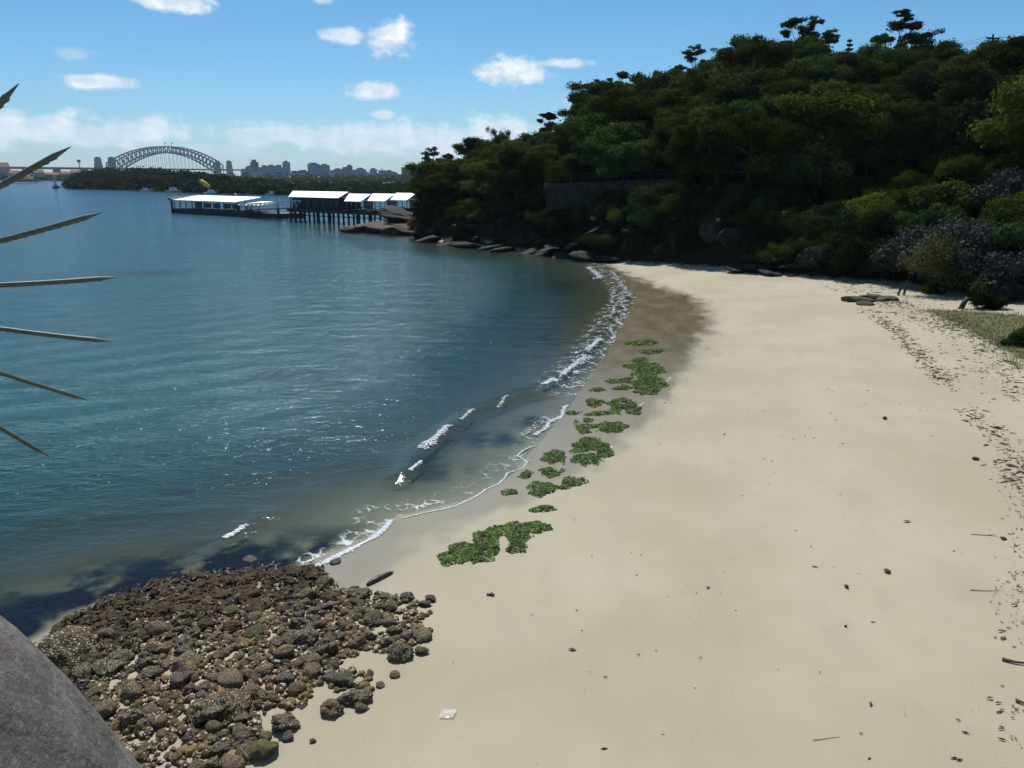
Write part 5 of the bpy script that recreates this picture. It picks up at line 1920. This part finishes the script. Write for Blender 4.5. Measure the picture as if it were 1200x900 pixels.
def boat(p, ln, rz, label, hull_mat, cabin=True, mast=0.0, cab_mat=None, name='motor_boat', group=None, cat='boat'):
    e = thing(name, label, cat, p, rz, group)
    mb = MB()
    secs = []
    for t_ in np.linspace(0, 1, 8):
        w = .32 * ln * .5 * (1 - max(0, (t_ - .45) / .55) ** 2.0) + .02
        zt = .11 * ln * (1 + .35 * t_ * t_)
        secs.append([(t_ * ln - ln / 2, -w, zt), (t_ * ln - ln / 2, -w * .75, -.08 * ln), (t_ * ln - ln / 2, w * .75, -.08 * ln), (t_ * ln - ln / 2, w, zt)])
    vs = [v for s_ in secs for v in s_]
    fs = []
    for i in range(7):
        for k in range(4):
            fs.append((i * 4 + k, i * 4 + (k + 1) % 4, (i + 1) * 4 + (k + 1) % 4, (i + 1) * 4 + k))
    fs += [(3, 2, 1, 0), (28, 29, 30, 31)]
    mb.add(vs, fs)
    mb.build('hull', hull_mat, e)
    if cabin:
        MB().box((-ln * .05, 0, .11 * ln + .09 * ln), (ln * .42, ln * .2, ln * .16), taper=.85).build('cabin', cab_mat or WHITEP, e)
    if mast:
        MB().tube([(ln * .1, 0, .1 * ln), (ln * .1, 0, mast)], [.09, .05], 5).build('mast', WHITEP, e)
    return e


boat(gp(320, 228.6, 0), 7, .2, 'white motor boat moored beyond the gangway', WHITEP)
for px, py, ln, lab in ((129, 220.6, 9, 'white boat leftmost of those moored under the wooded point'), (143, 221.5, 7, 'second small pale boat under the wooded point'),
                        (152, 222.2, 9, 'third pale boat moored under the wooded point'), (171, 223.4, 7, 'pale boat moored below the middle of the bridge arch'),
                        (204, 225, 10, 'cream boat moored just left above the pontoon'), (248, 226.6, 8, 'pale boat moored right of the windsock')):
    b0 = gp(px, py + .6, 0)
    boat(b0, ln, .3, lab, WHITEP if px != 204 else plain('cream_hull', (.60, .52, .34), .5))
GREENH = plain('ferry_green', (.05, .16, .09), .5)
CREAM = plain('ferry_cream', (.62, .54, .30), .5)
b0 = gp(26, 214.2, 0)
fy = boat(b0, 38, .25, 'green and cream ferry with a white wake far off at the left', GREENH, False, 0, name='ferry', cat='ferry')
MB().box((0, 0, 6.2), (26, 8.5, 3.6), .02).build('cabin', CREAM, fy)
MB().box((2, 0, 9.4), (14, 6.5, 2.6), .02).build('upper_deck', CREAM, fy)
MB().tube([(-1, 0, 10), (-1, 0, 14)], [1.3, 1.1], 8).build('funnel', CREAM, fy)
mb = MB()
mb.hexa([(b0.x - 60, b0.y - 22, -.2), (b0.x + 24, b0.y - 10, -.2), (b0.x + 24, b0.y - 3, -.2), (b0.x - 60, b0.y - 6, -.2), (b0.x - 60, b0.y - 20, .5), (b0.x + 24, b0.y - 9, 1.0), (b0.x + 24, b0.y - 4, 1.0), (b0.x - 60, b0.y - 8, .5)])
tag(mb.build('wake', FOAM), 'white wake along the side of the far ferry', 'wake', kind='stuff')

# lighthouse off the wooded point
b0 = gp(65.5, 220.6, 0)
lh = thing('lighthouse', 'small white lighthouse on a dark base off the wooded point', 'lighthouse', b0)
MB().tube([(0, 0, -2), (0, 0, 1.4)], [2.6, 2.4], 12).build('base', DARKWOOD, lh)
MB().tube([(0, 0, 1.4), (0, 0, 2.6), (0, 0, 6.6)], [1.7, 1.25, .95], 12).build('tower', WHITEP, lh, True)
MB().tube([(0, 0, 6.6), (0, 0, 6.9)], [1.6, 1.6], 12).build('gallery', WHITEP, lh)
obj('lamp_room', MB().tube([(0, 0, 6.9), (0, 0, 8.3)], [.8, .75], 10).mesh('lamp_room', PANEL), lh)
MB().tube([(0, 0, 8.3), (0, 0, 9.3)], [1.0, .1], 10).build('dome', WHITEP, lh, True)
fb0, fb1 = gp(68, 220.4, 0), gp(84, 220.6, 0)
fd, fn, fL, frz = frame_of(fb0, fb1)
ft = thing('footbridge', 'low footbridge from the lighthouse to the wooded point', 'footbridge', fb0, frz)
MB().box((fL / 2, 0, 1.5), (fL, 1.4, .35)).build('deck', DARKWOOD, ft)
for i in range(3):
    MB().tube([(fL * (.2 + .3 * i), 0, -2), (fL * (.2 + .3 * i), 0, 1.4)], .3, 6).build('pile', DARKWOOD, ft)

# ------------------------------------------------------------------ far shores
SOIL = plain('far_soil', (.040, .042, .028), .9, var=.3, scale=.05)
SOIL2 = plain('far_rock', (.12, .10, .08), .9, var=.3, scale=.1)


def land(name, front, back_d, prof, ny=7):
    """far land: front shoreline pixels (on the water), heights in metres along it"""
    V, F = [], []
    n = len(front)
    for j in range(ny):
        t_ = j / (ny - 1)
        for i, (px, py) in enumerate(front):
            a = gp(px, py, 0)
            r_ = math.hypot(a.x, a.y)
            k = (r_ + back_d * t_) / r_
            z = prof[i] * math.sin(min(1, t_ * 2) * math.pi / 2) ** .8 if t_ < .5 else prof[i] * (1 - .2 * (t_ - .5))
            z = -1.5 if j == 0 else z + .6
            V.append((a.x * k, a.y * k, z + (rng.normal() * .4 if j else 0)))
    for j in range(ny - 1):
        for i in range(n - 1):
            F.append((j * n + i, j * n + i + 1, (j + 1) * n + i + 1, (j + 1) * n + i))
    o = obj(name, mesh_np(name, V, F, SOIL, True))
    return tag(o, kind='structure')


def woods(name, front, back_d, prof, hts, n, leaf, label, rmin=2.2, rmax=4.5, per=46):
    r = np.random.default_rng(n)
    cs, rs = [], []
    m = len(front)
    for _ in range(n):
        u = r.random() * (m - 1)
        i = int(u)
        f = u - i
        px = front[i][0] * (1 - f) + front[i + 1][0] * f
        py = front[i][1] * (1 - f) + front[i + 1][1] * f
        hh = prof[i] * (1 - f) + prof[i + 1] * f
        th = hts[i] * (1 - f) + hts[i + 1] * f
        a = gp(px, py, 0)
        r_ = math.hypot(a.x, a.y)
        t_ = r.random() ** 1.25
        k = (r_ + back_d * t_ * .7 + 2) / r_
        z = hh * math.sin(min(1, t_ * 1.4) * math.pi / 2) ** .8
        b = r.uniform(rmin, rmax)
        cs.append((a.x * k, a.y * k, z + th * r.uniform(.15, 1) - b * .4))
        rs.append((b * 1.2, b * 1.2, b * .8))
    V, F, T = leaves(r, cs, rs, per, leaf, up=.4, shell=.5)
    V[:, 2] = np.maximum(V[:, 2], .4)
    me = mesh_np(name, V, F, LEAF['far'])
    set_attr(me, 'tint', T)
    return tag(obj(name, me), label, 'woods', kind='stuff')


front = [(80, 221.2), (95, 221.8), (130, 222.4), (170, 223.8), (210, 225.4), (250, 227), (300, 228.3), (350, 229), (400, 229.5), (450, 230), (500, 230.5), (560, 231)]
prof = [1.5, 6, 8, 7.5, 6.5, 5.0, 3.2, 2.6, 2.5, 2.5, 2.5, 2.5]
land('point_land', front, 170, prof)
woods('point_woods', front, 170, prof, [4, 6, 7, 7, 6.5, 5.5, 4.2, 3.2, 3, 3, 3, 3], 1500, 1.0, 'dark wooded point covered in trees below the arch bridge', 1.6, 3.4, 40)
front2 = [(-60, 211.3), (-20, 211.4), (20, 211.6), (60, 212), (100, 212.5), (150, 212.8), (200, 213), (260, 213.2), (330, 213.4), (400, 213.6), (470, 213.8), (560, 214)]
prof2 = [6, 6, 6.5, 7, 7, 6, 5, 4, 3.5, 3.5, 3.5, 4]
land('city_land', front2, 900, prof2)
woods('city_woods', front2, 500, prof2, [5, 5, 5, 5, 5, 5, 4, 3.5, 3.5, 3.5, 3.5, 4], 900, 2.4, 'distant trees along the city shore behind the wooded point', 3, 6.5, 34)


# ------------------------------------------------------------------ arch bridge
STEEL = plain('bridge_steel', (.060, .070, .085), .7, var=.1, scale=.02)
GRANITE = plain('pylon_granite', (.21, .20, .19), .85, var=.1, scale=.03)
E0, E1 = at(130, 205, 3330), at(259, 205, 3830)
E0.z = E1.z = 0
bd, bn_, BL, brz = frame_of(E0, E1)
br = thing('arch_bridge', 'great steel arch bridge with hangers and twin stone pylons at each end', 'bridge', E0, brz)
br.scale.z = .87
NP = 28
S_ = 15.0


def up_z(t_): return 58 + 78 * (1 - (2 * t_ - 1) ** 2) ** .92
def lo_z(t_): return 6 + 104 * (1 - (2 * t_ - 1) ** 2)


DZ = 36.5
for yy in (-S_, S_):
    mb = MB()
    for i in range(NP):
        t0_, t1_ = i / NP, (i + 1) / NP
        a0, a1 = Vector((BL * t0_, yy, up_z(t0_))), Vector((BL * t1_, yy, up_z(t1_)))
        c0, c1 = Vector((BL * t0_, yy, lo_z(t0_))), Vector((BL * t1_, yy, lo_z(t1_)))
        mb.bar(a0, a1, 4.2)
        mb.bar(c0, c1, 4.6)
        mb.bar(a0, c0, 2.4)
        mb.bar(a0 if i < NP / 2 else a1, c1 if i < NP / 2 else c0, 2.2)
    mb.bar((BL, yy, up_z(1)), (BL, yy, lo_z(1)), 2.4)
    mb.build('arch_truss', STEEL, br)
mb = MB()
for i in range(NP + 1):
    t_ = i / NP
    mb.bar((BL * t_, -S_, up_z(t_)), (BL * t_, S_, up_z(t_)), 1.8)
    mb.bar((BL * t_, -S_, lo_z(t_)), (BL * t_, S_, lo_z(t_)), 1.8)
mb.build('cross_bracing', STEEL, br)
for i in range(1, NP):
    t_ = i / NP
    if lo_z(t_) > DZ + 3:
        for yy in (-S_, S_):
            MB().bar((BL * t_, yy, DZ), (BL * t_, yy, lo_z(t_)), .85).build('hanger', STEEL, br)
MB().box((BL / 2, 0, DZ), (BL + 60, 36, 6.5)).build('deck', STEEL, br)
MB().box((-420, 0, DZ - .2), (780, 30, 8)).build('approach_span', STEEL, br)
MB().box((BL + 260, 0, DZ - .2), (440, 30, 7)).build('approach_span', STEEL, br)
for i in range(6):
    MB().box((-120 - i * 120, 0, DZ / 2 - 4), (9, 24, DZ)).build('pier', GRANITE, br)
for x, hh in ((-22, 82), (BL + 22, 80)):
    for yy in (-30, 30):
        py = MB()
        py.box((x, yy, 24), (25, 19, 54), taper=.93)
        py.box((x, yy, 51 + (hh - 58) / 2), (21.5, 16, hh - 58 + 8), taper=.86)
        py.box((x, yy, hh - 2), (16, 12, 7.5), taper=.7)
        py.build('pylon', GRANITE, br)
for k in (-.03, .03):
    t_ = .5 + k
    fl = MB()
    fl.bar((BL * t_, 0, up_z(t_)), (BL * t_, 0, up_z(t_) + 19), .9)
    fl.box((BL * t_ + 4.5, 0, up_z(t_) + 16.5), (8, .4, 4.5))
    fl.build('flag', STEEL, br)

# ------------------------------------------------------------------ city towers
def mat_tower(name, wall, glass):
    m, t, p = material(name)
    c = t.coord('Object')
    sep = t.node('ShaderNodeSeparateXYZ')
    t.put(sep.inputs[0], c)
    fz = t.math('FRACT', t.math('DIVIDE', sep.outputs[2], 3.3))
    fx = t.math('FRACT', t.math('DIVIDE', t.math('ADD', sep.outputs[0], sep.outputs[1]), 5.2))
    w = t.math('MULTIPLY', t.math('GREATER_THAN', fz, .45), t.math('GREATER_THAN', fx, .35))
    n = t.noise(c, .04, 3)
    t.put(p.inputs['Base Color'], t.mix(w, t.mix(n, wall, tuple(x * .75 for x in wall)), glass))
    p.inputs['Roughness'].default_value = .7
    return m


TW = {'grey': mat_tower('tower_grey', (.48, .47, .45), (.12, .09, .10)), 'blue': mat_tower('tower_blue', (.38, .44, .50), (.15, .10, .13)),
      'brown': mat_tower('tower_brown', (.32, .21, .165), (.10, .055, .06)), 'cream': mat_tower('tower_cream', (.56, .50, .36), (.16, .10, .10)),
      'white': mat_tower('tower_white', (.66, .65, .63), (.2, .14, .15))}
ROOFT = plain('tower_plant', (.14, .14, .15), .8)
TERRA = plain('terracotta', (.24, .10, .06), .85)


def tower(x0, x1, ytop, D, mat, label, steps=(), roof=None, name='apartment_tower', depth=None):
    c = at((x0 + x1) / 2, 205, D)
    w = (x1 - x0) / FPX * D
    top = at((x0 + x1) / 2, ytop, D).z
    rz_ = -math.atan2(c.x, c.y) + .12
    e = thing(name, label, 'building', (c.x, c.y, 0), rz_)
    dp = depth or max(14, min(w * .8, 30))
    MB().box((0, 0, top / 2 + 3), (w, dp, top - 6)).build('body', TW[mat], e)
    if roof == 'dome':
        obj('dome', MB().tube([(0, 0, top - .5), (0, 0, top + 2.5), (0, 0, top + 5), (0, 0, top + 6.2)], [w * .34, w * .31, w * .2, .3], 14).mesh('dome', ROOFT, True), e)
    elif roof == 'spire':
        MB().tube([(0, 0, top - .2), (0, 0, top + 9)], [1.6, .3], 6).build('spire', ROOFT, e)
    elif roof == 'gable':
        MB().hexa([(-w / 2 - .4, -dp / 2 - .4, top), (w / 2 + .4, -dp / 2 - .4, top), (w / 2 + .4, dp / 2 + .4, top), (-w / 2 - .4, dp / 2 + .4, top),
                   (-w / 2 + 1, -.2, top + w * .3), (w / 2 - 1, -.2, top + w * .3), (w / 2 - 1, .2, top + w * .3), (-w / 2 + 1, .2, top + w * .3)]).build('roof', TERRA, e)
    else:
        MB().box((0, 0, top + 1.6), (w * .55, dp * .55, 3.4)).build('plant_room', ROOFT, e)
    for sx0, sx1, sy in steps:
        sw = (sx1 - sx0) / FPX * D
        st = at((sx0 + sx1) / 2, sy, D).z
        off = ((sx0 + sx1) / 2 - (x0 + x1) / 2) / FPX * D
        MB().box((off, dp * .12 + 1, st / 2 + 3), (sw, dp * .7, st - 6)).build('stepped_block', TW[mat], e)
    return e


tower(295, 303, 190, 2600, 'brown', 'tall slim tower with a narrow cap right of the right-hand bridge pylons', [(296.5, 301, 187)])
tower(289, 297, 195.5, 2500, 'grey', 'low grey block in front of the slim capped tower')
tower(283, 289, 199, 2700, 'white', 'small pale block tucked beside the right-hand bridge pylons')
tower(305, 330, 196, 2400, 'blue', 'widest blue-grey apartment slab with a stepped top', [(309, 313, 193.5), (316, 321, 193), (324, 329, 193)])
tower(320, 333, 204, 1700, 'blue', 'low bluish block in front of the widest slab')
tower(332.5, 340, 190, 2500, 'grey', 'slim grey tower with a small spire right of the widest slab', [(334, 338, 188.6)], 'spire')
tower(334, 338, 205, 1500, 'white', 'small white building between the trees below the spired tower')
tower(341, 357, 202, 2200, 'grey', 'low jumbled grey block right of the spired tower', [(343, 347, 200), (350, 353, 199.5)])
tower(362, 374, 192, 2400, 'blue', 'left one of the paired rounded-top glass towers', [(364, 371, 191)])
tower(375.5, 386, 193.5, 2400, 'blue', 'right one of the paired glass towers with a flat top')
tower(391, 401, 198.5, 2500, 'grey', 'broad short tower left of the close-set trio')
tower(401, 407.5, 197, 2500, 'blue', 'middle tower of the close-set trio')
tower(407, 413, 194.3, 2450, 'brown', 'tallest brown tower of the close-set trio')
tower(388, 406, 206.5, 1500, 'cream', 'yellowish long apartment house above the shelter roofs')
tower(407, 418, 206.8, 1550, 'blue', 'dull blue low block next to the yellowish apartment house')
tower(416.5, 428.5, 198.5, 2500, 'blue', 'round-domed tower with a low curved cap', (), 'dome')
tower(434, 441.5, 198.3, 2500, 'blue', 'narrow flat tower right of the domed one')
tower(444, 452, 199.5, 2400, 'grey', 'pointed-top block near the brown brick tower', (), 'spire')
tower(452, 460, 200.5, 2400, 'brown', 'reddish low block between the pointed block and brown brick tower')
tower(472, 494, 196, 1500, 'brown', 'large reddish-brown brick tower just left of the headland trees', [(476, 482, 193)])
tower(428, 434, 203, 2300, 'white', 'little white block between the domed and narrow towers')
for x0, x1, y, D, m_, lab in ((284, 291, 203.5, 1900, 'brown', 'low reddish block below the right-hand bridge pylons'), (298, 306, 201, 2100, 'white', 'pale block at the foot of the slim capped tower'),
                              (345, 351, 206, 1600, 'white', 'small white block among trees left of the paired glass towers'), (352, 361, 200.5, 2300, 'grey', 'grey block touching the left paired glass tower'),
                              (357, 364, 204.5, 1800, 'brown', 'reddish low block in front of the left paired glass tower'), (377, 384, 204.5, 1700, 'cream', 'cream low block in front of the right paired glass tower'),
                              (386, 392, 201, 2300, 'white', 'pale block between the paired towers and the close-set trio'), (412, 418, 200.5, 2400, 'grey', 'grey block filling the gap left of the domed tower'),
                              (419, 428, 206, 1650, 'white', 'white apartment block in front of the domed tower'), (428, 436, 207.5, 1500, 'brown', 'reddish block low beneath the narrow flat tower'),
                              (437, 446, 205, 1700, 'grey', 'grey block below the narrow flat tower'), (447, 455, 206, 1600, 'cream', 'cream block beneath the pointed-top block'),
                              (458, 466, 203, 2000, 'blue', 'blue-grey block left of the reddish-brown brick tower'), (464, 473, 206.5, 1450, 'white', 'white block at the foot of the reddish-brown brick tower'),
                              (310, 318, 205, 1600, 'cream', 'cream low block in front of the widest slab'), (268, 275, 204, 1800, 'white', 'white low block left under the right-hand bridge pylons')):
    tower(x0, x1, y, D, m_, lab)
tower(-6, 9, 196, 2500, 'grey', 'big stone building with a sloped roof under the bridge approach at the far left', (), 'gable')
for i, (x0, x1, y, m_, lab) in enumerate(((12, 22, 203.5, 'white', 'white low house leftmost on the far shore'), (26, 36, 204.5, 'cream', 'cream house above the ferry on the far shore'),
                                          (40, 50, 202.5, 'white', 'pale wide house second along the far shore left of the lighthouse'), (53, 60, 204.5, 'brown', 'red-roofed house left of the lighthouse top'),
                                          (62, 70, 205, 'cream', 'cream house directly behind the lighthouse'), (72, 80, 203.5, 'white', 'white house right of the lighthouse on the far shore'),
                                          (84, 93, 202.5, 'cream', 'pale house under the slim light mast'), (97, 106, 203, 'brown', 'reddish house nearest the left bridge pylons'))):
    tower(x0, x1, y, 1750 - 20 * (i % 3), m_, lab, (), 'gable', 'house', 16)
c = at(94.5, 205, 2100)
lm = thing('light_mast', 'slim tall light mast left of the bridge pylons', 'light mast', (c.x, c.y, 0))
MB().tube([(0, 0, 5), (0, 0, 38)], [1.3, .9], 8).build('mast', ROOFT, lm)
MB().box((0, 0, 40), (7, 2, 6), .3).build('lamp_head', ROOFT, lm)

# ------------------------------------------------------------------ things on the wooded slope
# sandstone retaining wall with a fence along the track
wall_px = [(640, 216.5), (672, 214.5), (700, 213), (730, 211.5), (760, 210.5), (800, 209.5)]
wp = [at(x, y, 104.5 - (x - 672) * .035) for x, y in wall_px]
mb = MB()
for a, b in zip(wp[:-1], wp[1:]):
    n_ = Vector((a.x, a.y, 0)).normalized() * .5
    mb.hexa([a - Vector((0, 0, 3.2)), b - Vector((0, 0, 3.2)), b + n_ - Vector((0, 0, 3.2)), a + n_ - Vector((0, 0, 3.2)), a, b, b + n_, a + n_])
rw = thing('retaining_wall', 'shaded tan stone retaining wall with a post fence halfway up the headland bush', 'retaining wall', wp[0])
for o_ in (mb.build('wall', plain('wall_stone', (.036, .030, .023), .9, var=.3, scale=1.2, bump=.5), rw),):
    o_.matrix_parent_inverse = Matrix.Translation(-wp[0])
for i in range(12):
    t_ = i / 11 * (len(wp) - 1)
    k = min(int(t_), len(wp) - 2)
    q_ = wp[k].lerp(wp[k + 1], t_ - k) + Vector((0, .25, 0))
    o_ = MB().bar(q_, q_ + Vector((0, 0, 1.1)), .09).build('fence_post', DARKWOOD, rw)
    o_.matrix_parent_inverse = Matrix.Translation(-wp[0])
mb = MB()
for a, b in zip(wp[:-1], wp[1:]):
    for h_r in (.55, 1.05):
        mb.bar(a + Vector((0, .25, h_r)), b + Vector((0, .25, h_r)), .05)
o_ = mb.build('fence_rail', DARKWOOD, rw)
o_.matrix_parent_inverse = Matrix.Translation(-wp[0])

# globe lamp
lp = solve_D(1186, 148.5, 3.6)
g_ = hz(lp.x, lp.y)
gl = thing('globe_lamp', 'white globe street lamp on a dark pole among the right-hand bushes', 'street lamp', (lp.x, lp.y, g_ - .2))
MB().tube([(0, 0, 0), (0, 0, .8), (0, 0, lp.z - g_)], [.09, .06, .05], 8).build('pole', DARKWOOD, gl)
obj('globe', mesh_np('globe', V_ * .26 + np.array([0, 0, lp.z - g_ + .35]), F_3, plain('opal_globe', (.82, .84, .82), .3), True), gl)
MB().tube([(0, 0, lp.z - g_ + .05), (0, 0, lp.z - g_ + .14)], [.12, .15], 10).build('collar', DARKWOOD, gl)

# power pole and lines on the right skyline
pp_ = at(1164, 40, 124)
g_ = hz(pp_.x, pp_.y)
pl = thing('power_pole', 'timber power pole with a crossarm on the right skyline', 'power pole', (pp_.x, pp_.y, g_ - .3))
hh = pp_.z - g_ + .3
MB().tube([(0, 0, 0), (0, 0, hh)], [.16, .11], 8).build('pole', DARKWOOD, pl)
MB().box((0, 0, hh - .5), (2.0, .14, .16), .3).build('crossarm', DARKWOOD, pl)
pe = at(1000, 62, 160)
pe2 = at(1320, 6, 100)
for k, off in enumerate((-.85, .85)):
    mb = MB()
    s0 = Vector((pp_.x + off, pp_.y, pp_.z - .35))
    for e_ in (pe, pe2):
        e2 = e_ + Vector((off, 0, k * .5))
        mb.tube([s0.lerp(e2, u_ / 8) - Vector((0, 0, 1.1 * math.sin(u_ / 8 * math.pi))) for u_ in range(9)], .022, 4)
    tag(mb.build('power_line', DARKWOOD), ('upper' if k else 'lower') + ' thin power line sagging from the skyline pole', 'power line')

# ------------------------------------------------------------------ air between here and the city
hm = bpy.data.materials.new('haze_air')
hm.use_nodes = True
hn = hm.node_tree.nodes
hn.remove(hn['Principled BSDF'])
vol = hn.new('ShaderNodeVolumePrincipled')
vol.inputs['Color'].default_value = (.72, .86, 1.0, 1)
vol.inputs['Density'].default_value = 0.00005
vol.inputs['Anisotropy'].default_value = 0.2
hm.node_tree.links.new(vol.outputs[0], hn['Material Output'].inputs['Volume'])
o = MB().box((0, 2150, 82), (10400, 6000 * 1.0, 182)).build('haze', hm)
tag(o, kind='stuff')
